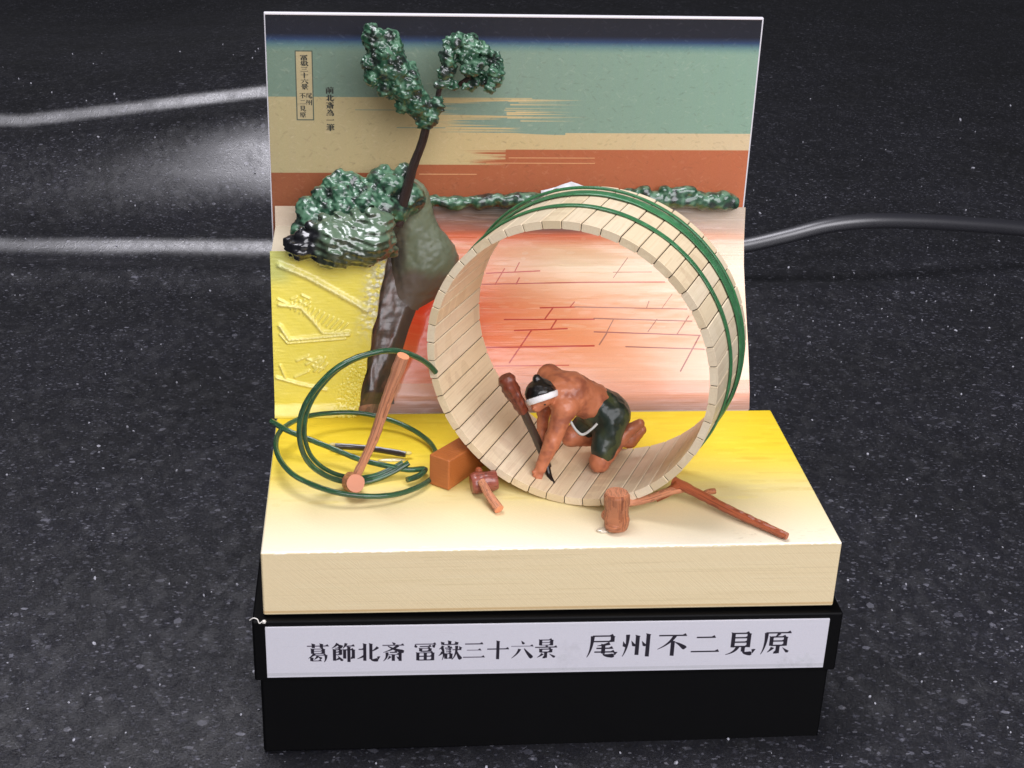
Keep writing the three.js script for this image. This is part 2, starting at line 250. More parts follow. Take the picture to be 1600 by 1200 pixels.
// the sloping field: profile (height, depth) swept along the width
const PR = [[0, -4.635], [.3, -4.74], [.7, -4.97], [1.05, -5.2], [1.45, -5.5], [1.85, -5.8], [2.26, -6.08], [2.7, -6.26], [3.1, -6.36], [3.3, -6.4]];
const SL = [0]; for (let i = 1; i < PR.length; i++) SL.push(SL[i - 1] + Math.hypot(PR[i][0] - PR[i - 1][0], PR[i][1] - PR[i - 1][1]));
const SLEN = SL[SL.length - 1];
function prof(s) { let i = 1; while (i < PR.length - 1 && SL[i] < s) i++; const t = (s - SL[i - 1]) / (SL[i] - SL[i - 1]); return [PR[i - 1][0] + t * (PR[i][0] - PR[i - 1][0]), PR[i - 1][1] + t * (PR[i][1] - PR[i - 1][1])]; }
const FW = 8.62;
const fieldT = canvasTex(2048, 920, (x, w, h) => {
  const X = (a) => a / FW * w, Y = (s) => (1 - s / SLEN) * h;
  const g = x.createLinearGradient(0, h, 0, 0);
  g.addColorStop(0, '#9a7668'); g.addColorStop(.03, '#a87c6c'); g.addColorStop(.075, '#dc9f88'); g.addColorStop(.2, '#f0a880'); g.addColorStop(.36, '#f09660'); g.addColorStop(.5, '#f2a270'); g.addColorStop(.62, '#f4bf90'); g.addColorStop(.72, '#f2d4ac'); g.addColorStop(.8, '#f0b888'); g.addColorStop(.86, '#e2744c'); g.addColorStop(.89, '#80584c'); g.addColorStop(.94, '#4a4844'); g.addColorStop(1, '#3f4742');
  x.fillStyle = g; x.fillRect(0, 0, w, h);
  let r = x.createRadialGradient(X(2.6), Y(2.0), 20, X(2.9), Y(1.7), 620); r.addColorStop(0, 'rgba(243,66,32,1)'); r.addColorStop(.3, 'rgba(242,96,54,.7)'); r.addColorStop(1, 'rgba(240,135,80,0)'); x.fillStyle = r; x.fillRect(0, 0, w * .75, h * .86);
  r = x.createLinearGradient(X(5.5), 0, X(8.6), 0); r.addColorStop(0, 'rgba(240,205,178,0)'); r.addColorStop(.7, 'rgba(240,208,182,.6)'); r.addColorStop(1, 'rgba(240,215,190,.75)'); x.fillStyle = r; x.fillRect(w * .6, Y(2.9 + .9), w, Y(.55) - Y(3.8));
  for (let i = 0; i < 900; i++) { x.fillStyle = rnd() < .55 ? `rgba(255,225,200,${rr(.02, .1)})` : `rgba(232,125,85,${rr(.01, .05)})`; x.beginPath(); x.ellipse(X(rr(2, 8.6)), Y(rr(.2, 3.6)), rr(10, 90), rr(2, 7), 0, 0, 7); x.fill(); }
  for (let i = 0; i < 150; i++) { const s = rr(1.5, 3.25); x.fillStyle = `rgba(252,236,212,${rr(.05, .2)})`; x.beginPath(); x.ellipse(X(rr(3, 8.4)), Y(s), rr(10, 70), rr(2, 9), rr(-.1, .1), 0, 7); x.fill(); }
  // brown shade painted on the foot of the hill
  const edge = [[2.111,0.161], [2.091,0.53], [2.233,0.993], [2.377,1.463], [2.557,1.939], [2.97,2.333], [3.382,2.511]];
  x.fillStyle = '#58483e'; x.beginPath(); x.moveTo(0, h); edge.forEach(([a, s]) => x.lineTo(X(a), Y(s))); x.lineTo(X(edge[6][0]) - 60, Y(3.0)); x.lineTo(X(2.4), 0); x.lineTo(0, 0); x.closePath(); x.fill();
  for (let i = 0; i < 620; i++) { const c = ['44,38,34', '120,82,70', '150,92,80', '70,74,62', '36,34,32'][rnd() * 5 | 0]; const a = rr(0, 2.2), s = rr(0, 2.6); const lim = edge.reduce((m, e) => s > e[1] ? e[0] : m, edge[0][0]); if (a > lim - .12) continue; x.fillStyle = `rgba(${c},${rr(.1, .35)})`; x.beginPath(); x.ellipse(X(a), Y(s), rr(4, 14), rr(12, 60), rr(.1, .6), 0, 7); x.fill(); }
  x.fillStyle = '#d0bda4'; x.fillRect(0, 0, X(1.15), Y(2.5));
  // drawn field boundaries
  x.lineCap = 'round';
  const L = (pts, c, lw) => { x.strokeStyle = c; x.lineWidth = lw; x.beginPath(); pts.forEach(([a, s], i) => { const q = [X(a) + rr(-1, 1), Y(s) + rr(-1.2, 1.2)]; i ? x.lineTo(...q) : x.moveTo(...q); }); x.stroke(); };
  const red = '#c03a22', dim = '#a8684e';
  L([[3.817,2.57], [4.796,2.605]], red, 5); L([[3.731,2.355], [5.501,2.388], [7.112,2.397]], '#b84a30', 5); L([[3.965,2.355], [4.148,2.654]], red, 4); L([[4.335,2.606], [4.42,2.76]], red, 4); L([[4.354,2.366], [4.415,2.474]], red, 5);
  L([[6.161,2.58], [6.88,2.591]], dim, 3); L([[6.158,2.483], [6.428,2.854]], dim, 3);
  L([[4.789,1.92], [5.427,1.93]], red, 6); L([[5.427,1.93], [7.51,1.886]], dim, 5); L([[4.865,1.703], [5.025,1.919]], red, 6); L([[5.345,1.942], [5.418,2.026]], red, 4);
  L([[4.126,1.694], [5.774,1.699]], red, 6); L([[5.774,1.711], [7.594,1.655]], '#9c5c46', 5); L([[6.757,1.913], [6.81,2.034]], dim, 4); L([[7.031,1.888], [7.247,2.167]], dim, 3);
  L([[4.308,1.489], [5.271,1.521]], red, 6); L([[4.965,1.51], [5.076,1.678]], red, 6); L([[5.765,1.458], [7.736,1.388]], '#9c5040', 5); L([[6.001,1.457], [6.129,1.685]], dim, 4); L([[6.761,1.453], [6.938,1.694]], dim, 4); L([[7.307,1.414], [7.539,1.752]], dim, 5);
  L([[3.787,1.182], [5.755,1.195]], red, 7); L([[6.346,1.179], [7.795,1.123]], '#9c5c48', 5); L([[4.2,0.898], [4.612,1.488]], red, 6); L([[5.85,1.218], [6,1.433]], dim, 6); L([[7.34,0.723], [7.711,1.364]], '#985848', 6);
  L([[3.932,0.841], [5.275,0.844]], '#cf5a40', 5);
  for (let i = 0; i < 26; i++) L([[rr(2.2, 3.3), .3 + i * .02], [rr(3.5, 8.5), .3 + i * .02]], `rgba(120,70,64,${rr(.02, .12)})`, rr(1, 3));
  grain(x, w, h, 10);
});
const fieldBump = canvasTex(1024, 1024, (x, w, h) => { x.fillStyle = '#808080'; x.fillRect(0, 0, w, h); for (let i = 0; i < 420; i++) { const Y = rnd() * h; x.strokeStyle = `rgba(${rnd() < .5 ? 40 : 215},128,128,${rr(.1, .4)})`; x.lineWidth = rr(1, 5); const X = rnd() * w, l = rr(30, 400); x.beginPath(); x.moveTo(X, Y); x.lineTo(X + l, Y + rr(-3, 3)); x.stroke(); } for (let i = 0; i < 300; i++) { x.fillStyle = `rgba(235,128,128,${rr(.1, .4)})`; x.beginPath(); x.ellipse(rnd() * w, rnd() * h, rr(2, 30), rr(1, 5), rr(-.2, .2), 0, 7); x.fill(); } }, false);
{
  const body = new THREE.Shape(); body.moveTo(4.645, -1.13); body.lineTo(6.43, -1.13); body.lineTo(6.43, 3.28); for (let i = PR.length - 1; i >= 0; i--) body.lineTo(-PR[i][1] + .012, PR[i][0] - .012); body.closePath();
  const bg = new THREE.ExtrudeGeometry(body, { depth: FW - .02, bevelEnabled: false }).rotateY(Math.PI / 2);   // x -> -z, z -> x
  bg.translate(-.01, 0, 0);
  part('field_slab', bg, std({ color: 0xd9c4b0, roughness: .5 }), D);
  const fg = grid(300, 150, (u, v) => { const s = v * SLEN, [y, z] = prof(s), x = -.02 + u * FW, e = smooth(0, .05, u) * smooth(1, .95, u); const ed = 1.98 + .42 * s + .05 * N(x * 2, s * 3, 4), m = smooth(ed + .04, ed - .45, x) * smooth(3.2, 2.4, s) * smooth(1.3 + .15 * s, 1.6 + .15 * s, x) * smooth(-.1, .35, s); const b = .005 * fbm(x * 1.3, s * 6, 2) * e + m * (.24 + .045 * fbm(x * 2.2, s * 1.1, 9) + .006 * fbm(x * 9, s * 5, 1)); return [x, y + b * .7, z + b * .7]; });
  part('sloping_field', fg, phys({ map: fieldT, roughness: .34, clearcoat: .4, clearcoatRoughness: .18, bumpMap: fieldBump, bumpScale: .00009 }), D, 'orange field slope with thin red field boundaries');
}
// yellow terrace with its carved front
{
  const xr = (y) => 1.44 + .2 * y + .05 * N(y * 3, 1, 2), H = 3.0;
  const seg = (px, py, ax, ay, bx, by) => { const dx = bx - ax, dy = by - ay, t = clamp(((px - ax) * dx + (py - ay) * dy) / (dx * dx + dy * dy), 0, 1); return Math.hypot(px - ax - t * dx, py - ay - t * dy); };
  const lines = [];
  const chain = (r, h, ...p) => { for (let i = 1; i < p.length; i++) lines.push([...p[i - 1], ...p[i], r, h]); };
  chain(.05, .08, [0.129,2.754,-4.85], [0.593,2.553,-4.85], [1.139,2.238,-4.8], [1.634,1.946,-4.8]);
  chain(.035, .06, [0.105,2.052,-4.85], [0.468,2.002,-4.85], [0.685,1.756,-4.8], [0.847,1.535,-4.8], [1.295,1.545,-4.8]);
  chain(.035, .07, [0.106,1.661,-4.8], [0.253,1.415,-4.8], [1.294,1.508,-4.8]);
  chain(.02, .05, [0.101,1.514,-4.8], [0.229,1.354,-4.8], [1.237,1.434,-4.8]);
  { const a = [0.385,2.12,-4.8], b = [1.274,1.692,-4.8], c = [0.304,1.975,-4.8], d = [1.138,1.546,-4.8]; for (let i = 0; i < 12; i++) { const t = i / 11; lines.push([a[0] + t * (b[0] - a[0]), a[1] + t * (b[1] - a[1]), 0, c[0] + t * (d[0] - c[0]), c[1] + t * (d[1] - c[1]), 0, .018, .035]); } }
  for (let i = 0; i < 9; i++) { const cx = .62 + rr(-.22, .22), cy = .92 + rr(-.14, .16), a = rr(.3, 1.1) * (rnd() < .25 ? -1 : 1), l = rr(.07, .14); lines.push([cx - Math.cos(a) * l, cy - Math.sin(a) * l, 0, cx + Math.cos(a) * l, cy + Math.sin(a) * l, 0, .025, .04]); }
  for (let i = 0; i < 9; i++) { const cx = .35 + rr(-.2, .25), cy = 2.12 + rr(-.12, .1), a = rr(-.6, 1.1), l = rr(.04, .1); lines.push([cx - Math.cos(a) * l, cy - Math.sin(a) * l, 0, cx + Math.cos(a) * l, cy + Math.sin(a) * l, 0, .02, .035]); }
  chain(.03, .05, [0.023,0.718,-4.7], [0.434,0.589,-4.7], [0.884,0.483,-4.7]);
  chain(.02, .04, [0.086,0.942,-4.7], [0.189,0.666,-4.7]);
  const fz = (x, y) => {
    let e = 0; for (const [ax, ay, , bx, by, , r, h] of lines) { const d = seg(x, y, ax, ay, bx, by); if (d < r * 2.5) e = Math.max(e, h * bell(d / r) * .72 * (1 + .25 * N(x * 25, y * 25, 4))); }
    const rough = smooth(.45, .1, xr(y) - x) * smooth(1.2, 2.1, y);                        // crumbled right shoulder
    const pits = smooth(.55, .2, xr(y) - x) * smooth(1.3, .6, y) * Math.max(0, N(x * 22, y * 22, 9)) * .08;
    return -4.56 - .11 * y + e + .004 * N(x * 6, y * 30, 1) + rough * (.06 * fbm(x * 5, y * 7, 5)) + (smooth(.25, .0, y) * .1) - pits;
  };
  const g = grid(190, 260, (u, v) => { const y = v * H, x = -.03 + u * (xr(y) + .03), back = smooth(.985, 1, u) * .45; return [x, y + .004, fz(x, y) - back]; }, (u, v) => [u * .4, v * .6]);
  const C = [], p = g.attributes.position;
  for (let i = 0; i < p.count; i++) { const x = p.getX(i), y = p.getY(i), e = fz(x, y) + 4.56 + .11 * y - smooth(.25, 0, y) * .1, k = clamp(e / .07, 0, 1) * .55, n = .5 + .5 * fbm(x * 4, y * 4, 3); const q = smooth(.5, .05, xr(y) - x) * smooth(1.1, 2.2, y); let c = [.82 + .05 * n, .69 + .05 * n, .085 + .05 * n]; c = c.map((v, j) => v + k * ([.83, .79, .5][j] - v)); const w = q * (N(x * 12, y * 14, 8) > -.05 ? .75 : .15); c = c.map((v, j) => v + w * ([.55, .55, .48][j] - v)); const g2 = smooth(2.3, 2.6, y) * smooth(.5, .1, x); c = c.map((v, j) => v + g2 * .5 * ([.3, .42, .2][j] - v)); C.push(...c); }
  g.setAttribute('color', new THREE.Float32BufferAttribute(C, 3));
  part('terrace_front', g, phys({ vertexColors: true, roughness: .33, clearcoat: .5, clearcoatRoughness: .25, bumpMap: layerB, bumpScale: .00005 }), D, 'yellow terrace front carved with raised lines and leaves');
  const s = new THREE.Shape(); s.moveTo(-.015, .002); for (let i = 0; i <= 12; i++) { const y = i / 12 * 2.95; s.lineTo(xr(y) - .02, y + .002); } s.lineTo(-.015, 2.95); s.closePath();
  part('terrace_body', new THREE.ExtrudeGeometry(s, { depth: 1.45, bevelEnabled: false }).translate(0, 0, -6.4), std({ color: 0xcbbfa6, roughness: .5 }), D);
}
// rocks, moss and the hill on the terrace
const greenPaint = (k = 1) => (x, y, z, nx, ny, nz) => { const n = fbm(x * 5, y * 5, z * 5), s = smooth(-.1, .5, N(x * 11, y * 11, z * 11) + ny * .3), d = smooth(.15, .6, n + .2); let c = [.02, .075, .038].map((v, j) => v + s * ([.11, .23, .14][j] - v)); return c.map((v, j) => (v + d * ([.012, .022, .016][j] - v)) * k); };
const lacquerGreen = phys({ vertexColors: true, roughness: .4, clearcoat: .8, clearcoatRoughness: .16 });
const stripes = (x, y, z, a, f) => a * Math.sin(f * (y + .25 * x + .1 * Math.sin(7 * x)));
{
  const lump = [];
  for (const [x, y, z, r] of [[1.352,3.982,-5.75, 0.17], [1.041,3.915,-5.7, 0.14], [1.209,3.808,-5.5, 0.2], [0.819,3.773,-5.6, 0.15], [1.507,3.834,-5.6, 0.16], [1.82,4.042,-5.75, 0.17], [2.041,3.953,-5.6, 0.2], [1.65,3.686,-5.35, 0.24], [1.926,3.611,-5.4, 0.22], [1.262,3.568,-5.35, 0.24], [0.592,3.538,-5.6, 0.2], [0.701,3.338,-5.5, 0.28], [2.29,4.122,-5.8, 0.17], [2.222,3.904,-5.75, 0.22], [2.378,3.687,-5.7, 0.28], [2.15,3.519,-5.5, 0.22], [1.762,3.835,-5.6, 0.16], [0.982,3.515,-5.5, 0.22], [0.48,3.197,-5.4, 0.18], [0.985,3.957,-5.75, 0.12], [1.153,4.058,-5.8, 0.12], [1.618,3.885,-5.8, 0.14], [1.933,4.127,-5.85, 0.13]]) lump.push([x, y, z, r, r, r]);
  const f = (x, y, z) => {
    let d = 9; for (const [cx, cy, cz, rx, ry, rz] of lump) { const q = Math.hypot((x - cx) / rx, (y - cy) / ry, (z - cz) / rz); d = smin(d, (q - 1) * Math.min(rx, ry, rz), .07); }
    return d + .02 * fbm(x * 7, y * 7, z * 7) - .03 * Math.abs(N(x * 11, y * 11, z * 11)) + .009 * Math.sin(62 * (y + .5 * x + .1 * N(x * 4, y * 4, z * 4)));
  };
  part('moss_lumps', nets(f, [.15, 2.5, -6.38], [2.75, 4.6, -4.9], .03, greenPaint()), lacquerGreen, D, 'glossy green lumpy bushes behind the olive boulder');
  // olive boulder overhanging the terrace
  const A = [0.549,3.127,-4.7], B = [1.721,3.166,-4.72], E = [1.855,3.449,-4.9], F2 = [0.962,3.373,-4.85];
  const clump = [[0.508,3.293,-4.75, .15], [0.42,3.15,-4.7, .14], [0.371,3.187,-4.85, .12], [0.702,3.47,-4.9, .12], [0.887,3.579,-4.95, .12], [1.159,3.614,-4.95, .11], [1.442,3.638,-4.95, .12], [1.704,3.656,-4.9, .14], [1.92,3.508,-4.8, .15], [2.051,3.258,-4.85, .14], [2.072,3.024,-4.85, .11], [0.832,3.021,-4.55, .12], [1.263,2.951,-4.55, .1]];
  const fb = (x, y, z) => { let d = caps(x, y, z, A, B, .23, .29); d = smin(d, caps(x, y, z, F2, E, .26, .27), .2); d = smin(d, caps(x, y, z, [A[0] + .5, A[1] + .05, A[2] + .02], B, .33, .27), .2); for (const q of clump) d = smin(d, Math.hypot(x - q[0], y - q[1], z - q[2]) - q[3], .05); return d + .07 * fbm(x * 2.6, y * 2.6, z * 2.6) + .018 * fbm(x * 8, y * 8, z * 8) + .012 * Math.sin(48 * (y + .22 * x + .05 * Math.sin(5 * x))); };
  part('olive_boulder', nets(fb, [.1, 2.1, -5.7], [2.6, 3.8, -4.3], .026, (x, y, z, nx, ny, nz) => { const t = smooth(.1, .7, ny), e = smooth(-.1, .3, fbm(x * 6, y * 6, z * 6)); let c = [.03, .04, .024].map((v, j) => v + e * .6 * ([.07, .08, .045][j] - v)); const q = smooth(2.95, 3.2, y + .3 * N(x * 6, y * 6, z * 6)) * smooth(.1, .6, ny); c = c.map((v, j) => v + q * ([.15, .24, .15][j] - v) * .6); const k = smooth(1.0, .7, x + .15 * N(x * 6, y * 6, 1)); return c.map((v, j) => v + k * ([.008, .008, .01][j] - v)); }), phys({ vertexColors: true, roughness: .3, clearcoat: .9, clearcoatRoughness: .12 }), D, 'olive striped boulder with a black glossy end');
  // dome-shaped hill beside the tree
  const C1 = [2.783,2.356,-5.97], C2 = [2.457,3.073,-6.02], C3 = [2.53,2.182,-6], C4 = [1.963,0.942,-5.5];
  const fh = (x, y, z) => { const e1 = (Math.hypot((x - C1[0]) / .5, (y - C1[1]) / .6, (z - C1[2]) / .42) - 1) * .42, e2 = (Math.hypot((x - C2[0]) / .36, (y - C2[1]) / .86, (z - C2[2]) / .3) - 1) * .3; const e3 = caps(x, y, z, C3, C4, .4, .3); return smin(smin(e1, e2, .34), e3, .35) + .015 * fbm(x * 6, y * 6, z * 6) + .0015 * Math.sin(52 * (y - .6 * x)) + .012 * fbm(x * 11, y * 11, z * 11); };
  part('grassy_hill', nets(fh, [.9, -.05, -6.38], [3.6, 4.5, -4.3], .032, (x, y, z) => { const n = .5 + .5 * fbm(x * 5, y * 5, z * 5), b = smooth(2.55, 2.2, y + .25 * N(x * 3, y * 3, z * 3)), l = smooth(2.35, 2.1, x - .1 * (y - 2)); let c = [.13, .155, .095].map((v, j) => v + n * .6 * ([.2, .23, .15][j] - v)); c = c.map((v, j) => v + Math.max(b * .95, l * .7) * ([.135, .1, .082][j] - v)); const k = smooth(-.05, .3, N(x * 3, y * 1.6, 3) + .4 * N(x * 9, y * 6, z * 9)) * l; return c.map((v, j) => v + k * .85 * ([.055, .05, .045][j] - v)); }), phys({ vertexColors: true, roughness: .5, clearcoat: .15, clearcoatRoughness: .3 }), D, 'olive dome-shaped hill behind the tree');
}
// distant hedge along the crest and the small white peak
{
  const hs = [];
  for (const [x, y, r, z] of [[2.716, 3.42, 0.133, -6.28], [2.854, 3.469, 0.104, -6.28], [3.004, 3.433, 0.114, -6.28], [3.143, 3.397, 0.129, -6.28], [3.247, 3.409, 0.152, -6.28], [3.398, 3.422, 0.104, -6.28], [3.536, 3.447, 0.102, -6.28], [3.664, 3.423, 0.153, -6.28], [3.826, 3.46, 0.148, -6.28], [3.987, 3.509, 0.106, -6.28], [4.105, 3.437, 0.126, -6.28], [4.221, 3.474, 0.123, -6.28], [4.36, 3.474, 0.154, -6.28], [4.524, 3.462, 0.159, -6.28], [4.641, 3.463, 0.158, -6.28], [4.768, 3.488, 0.113, -6.28], [4.907, 3.525, 0.104, -6.28], [5.069, 3.55, 0.148, -6.28], [5.187, 3.538, 0.146, -6.28], [5.293, 3.514, 0.103, -6.28], [5.423, 3.502, 0.159, -6.28], [5.585, 3.551, 0.105, -6.28], [5.689, 3.564, 0.124, -6.28], [5.805, 3.589, 0.152, -6.28], [5.974, 3.529, 0.123, -6.28], [6.102, 3.553, 0.136, -6.28], [6.244, 3.542, 0.130, -6.28], [6.393, 3.603, 0.118, -6.28], [6.536, 3.58, 0.101, -6.28], [6.662, 3.629, 0.137, -6.28], [6.785, 3.493, 0.170, -6.25], [6.779, 3.515, 0.123, -6.22], [6.904, 3.493, 0.170, -6.25], [6.895, 3.54, 0.135, -6.22], [7.034, 3.494, 0.170, -6.25], [7.013, 3.687, 0.103, -6.22], [7.164, 3.494, 0.170, -6.25], [7.149, 3.614, 0.113, -6.22], [7.283, 3.495, 0.170, -6.25], [7.265, 3.639, 0.116, -6.22], [7.39, 3.495, 0.170, -6.25], [7.37, 3.664, 0.118, -6.22], [7.52, 3.495, 0.170, -6.25], [7.5, 3.664, 0.119, -6.22], [7.651, 3.496, 0.170, -6.25], [7.639, 3.567, 0.128, -6.22], [7.787, 3.447, 0.170, -6.25], [7.776, 3.494, 0.111, -6.22], [7.918, 3.448, 0.170, -6.25], [7.901, 3.556, 0.109, -6.22], [8.037, 3.448, 0.170, -6.25], [8.024, 3.52, 0.105, -6.22], [8.144, 3.449, 0.170, -6.25], [8.129, 3.545, 0.142, -6.22], [8.264, 3.449, 0.170, -6.25], [8.256, 3.459, 0.108, -6.22]]) hs.push([x, y, z, r]);
  const f = (x, y, z) => { let d = 9; for (const [cx, cy, cz, r] of hs) { if (Math.abs(x - cx) > .7) continue; d = smin(d, Math.hypot(x - cx, (y - cy) * 1.1, z - cz) - r, .05); } return d + .018 * fbm(x * 9, y * 9, z * 9); };
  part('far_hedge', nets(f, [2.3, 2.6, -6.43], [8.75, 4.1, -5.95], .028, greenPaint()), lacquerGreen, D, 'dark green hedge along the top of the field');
  const a = [4.777,3.614,-6.3], pk = [5.317,3.786,-6.3], b = [5.877,3.619,-6.3];
  const g = grid(40, 20, (u, v) => { const x = a[0] + u * (b[0] - a[0]), t = (pk[0] - a[0]) / (b[0] - a[0]); const top = u < t ? Math.pow(u / t, 1.35) : Math.pow((1 - u) / (1 - t), 1.2); const y0 = a[1] - .35, y = y0 + v * (a[1] + (pk[1] - a[1]) * top * (1 + .1 * N(u * 9, 1, 1)) - y0); return [x, y, -6.2 - .14 * v + .03 * N(u * 10, v * 2, 3)]; });
  const g2 = g.clone(); { const p = g2.attributes.position; for (let i = 0; i < p.count; i++) p.setZ(i, -6.39); }
  part('white_peak', mergeGeometries([g, g2]), phys({ color: 0xe9e9ec, roughness: .35, clearcoat: .5 }), D, 'small white mountain peak above the barrel');
}
// ================= printed backdrop panel =================
{
  const PX0 = -.09, PX1 = 8.585, PT = 6.75;
  const t = thing('backdrop_panel', 'upright backdrop sheet printed with navy, green, cream and rust bands', 'backdrop panel', [4.25, -1.1, -6.5]);
  const skew = (g) => { const p = g.attributes.position; for (let i = 0; i < p.count; i++) p.setY(i, p.getY(i) + (p.getX(i) - 4.25) * .004 * smooth(0, 6, p.getY(i))); return g; };
  part('panel_sheet', skew(new RoundedBoxGeometry(PX1 - PX0, PT + 1.1, .1, 2, .012).translate((PX0 + PX1) / 2, (PT - 1.1) / 2, -6.5)), std({ color: 0xdedbe0, roughness: .45 }), t);
  const y0 = 2.2, y1 = PT - .03, x0 = PX0 + .025, x1 = PX1 - .03, W = x1 - x0, H = y1 - y0;
  const art = canvasTex(1800, 950, (x, w, h) => {
    const X = (a) => (a - x0) / W * w, Y = (b) => (y1 - b) / H * h;
    x.fillStyle = '#b09e72'; x.fillRect(0, 0, w, h);
    x.fillStyle = '#d8c091'; { const g = x.createLinearGradient(0, 0, w, 0); g.addColorStop(0, '#aea076'); g.addColorStop(.45, '#c4ad7c'); g.addColorStop(1, '#dcc49c'); x.fillStyle = g; x.fillRect(0, 0, w, h); }
    // green sky, stepped down to the right with torn streaks between
    const gs = x.createLinearGradient(0, 0, w, 0); gs.addColorStop(0, '#6f8472'); gs.addColorStop(.4, '#7c9180'); gs.addColorStop(1, '#8aa893'); x.fillStyle = gs;
    const gl = Y(5.303), gr = Y(4.671), xs = X(2.955), xe = X(5.132);
    x.fillRect(0, 0, w, gl); x.beginPath(); x.moveTo(xs, gl - 2); x.lineTo(w, gl - 2); x.lineTo(w, Y(4.696)); x.lineTo(xe, gr); x.closePath(); 
    x.save(); x.beginPath(); x.rect(xe - 120, gl - 4, w, gr - gl + 4); x.fill(); x.restore();
    for (let i = 0; i < 46; i++) { const yy = gl + rnd() * (gr - gl), k = (yy - gl) / (gr - gl), s = xs + k * 160 + rr(-190, 120), e = xe - 60 + rr(0, 120), th = rr(1.5, 8); x.beginPath(); x.moveTo(s, yy); x.quadraticCurveTo((s + e) / 2, yy - th, e, yy - th); x.lineTo(e, yy + th); x.quadraticCurveTo((s + e) / 2, yy + th, s, yy); x.fill(); }
    x.fillRect(X(1.439), Y(5.081), 150, 2.5); x.fillRect(X(2.166), Y(4.765), 180, 3);
    const cr = '#cdb584'; x.fillStyle = cr; for (let i = 0; i < 12; i++) { const yy = gl + 6 + rnd() * (gr - gl - 8), s = xe - 130 + rr(-60, 30), e = s + rr(100, 220), th = rr(1, 4); x.beginPath(); x.moveTo(s - 60, yy - th); x.lineTo(e, yy); x.lineTo(s - 60, yy + th); x.fill(); }
    // rust ground
    const gb = x.createLinearGradient(0, 0, w, 0); gb.addColorStop(0, '#8f5232'); gb.addColorStop(.35, '#a35a36'); gb.addColorStop(1, '#c06c46'); x.fillStyle = gb;
    const bl = Y(3.922), bm = Y(4.078), br = Y(4.362);
    x.fillRect(0, bl, X(2.566), h); x.fillRect(X(2.452), bm, w, h); x.fillRect(X(4.116), br, w, h);
    for (let i = 0; i < 22; i++) { const yy = br + rnd() * (bm - br), s = X(3.25) + rr(0, 140), e = X(4.114) + 60, th = rr(1, 5); x.beginPath(); x.moveTo(s, yy); x.lineTo(e, yy - th); x.lineTo(e, yy + th); x.fill(); }
    x.fillStyle = 'rgba(225,175,125,.8)'; for (const [a, c, b] of [[4.172,4.216, 5.738], [3.771,4.118, 5.744], [2.567,3.908, 3.603]]) x.fillRect(X(a), Y(c), X(b) - X(a), 3);
    // navy head band bleeding down
    const nb = x.createLinearGradient(0, 0, 0, Y(6.095)); nb.addColorStop(0, '#0b0b17'); nb.addColorStop(.5, '#0e1020'); nb.addColorStop(.66, 'rgba(31,52,92,.9)'); nb.addColorStop(.8, 'rgba(60,98,118,.5)'); nb.addColorStop(1, 'rgba(100,140,130,0)'); x.fillStyle = nb; x.fillRect(0, 0, w, Y(6.095));
    // title cartouche and signature
    const c0 = [0.423,6.104], c1 = [0.71,4.891]; x.fillStyle = '#b4a47c'; x.strokeStyle = '#4c5648'; x.lineWidth = 4; x.fillRect(X(c0[0]), Y(c0[1]), X(c1[0]) - X(c0[0]), Y(c1[1]) - Y(c0[1])); x.strokeRect(X(c0[0]), Y(c0[1]), X(c1[0]) - X(c0[0]), Y(c1[1]) - Y(c0[1]));
    x.fillStyle = '#2a2b24'; const cw = X(c1[0]) - X(c0[0]), ch = Y(c1[1]) - Y(c0[1]);
    '冨嶽三十六景'.split('').forEach((c, i) => glyph(x, c, X(c0[0]) + cw * .27, Y(c0[1]) + ch * (.05 + i * .085), ch * .082, 1.35, 1.7));
    '尾州'.split('').forEach((c, i) => glyph(x, c, X(c0[0]) + cw * .56, Y(c0[1]) + ch * (.6 + i * .1), ch * .085, 1.1, 1.5));
    '不二見原'.split('').forEach((c, i) => glyph(x, c, X(c0[0]) + cw * .16, Y(c0[1]) + ch * (.6 + i * .095), ch * .085, 1.1, 1.5));
    const s0 = [0.923,5.485], s1 = [1.041,4.686]; const sh = Y(s1[1]) - Y(s0[1]);
    '前北斎為一筆'.split('').forEach((c, i) => glyph(x, c, X(s0[0]), Y(s0[1]) + sh * i / 6, sh / 6.2, 1.15, 1.8));
    for (let i = 0; i < 4200; i++) { x.fillStyle = rnd() < .5 ? `rgba(255,240,215,${rr(.02, .08)})` : `rgba(40,30,20,${rr(.02, .08)})`; x.beginPath(); x.ellipse(rnd() * w, rnd() * h, rr(2, 14), rr(1, 4), rr(-1, 1), 0, 7); x.fill(); }
    grain(x, w, h, 14);
  });
  const pg = skew(new THREE.BoxGeometry(W, H, .012, 8, 8, 1).translate((x0 + x1) / 2, (y0 + y1) / 2, -6.441));
  part('printed_bands', pg, std({ map: art, roughness: .5 }), t);
}
const barkT = canvasTex(512, 256, (x, w, h) => { x.fillStyle = '#efe6de'; x.fillRect(0, 0, w, h); for (let i = 0; i < 260; i++) { x.fillStyle = rnd() < .55 ? `rgba(80,35,18,${rr(.06, .28)})` : `rgba(255,235,215,${rr(.1, .45)})`; x.fillRect(rnd() * w, rnd() * h, rr(30, 300), rr(1, 6)); } for (let i = 0; i < 30; i++) { x.fillStyle = `rgba(50,20,10,${rr(.05, .2)})`; x.beginPath(); x.ellipse(rnd() * w, rnd() * h, rr(6, 40), rr(3, 14), 0, 0, 7); x.fill(); } grain(x, w, h, 16); });
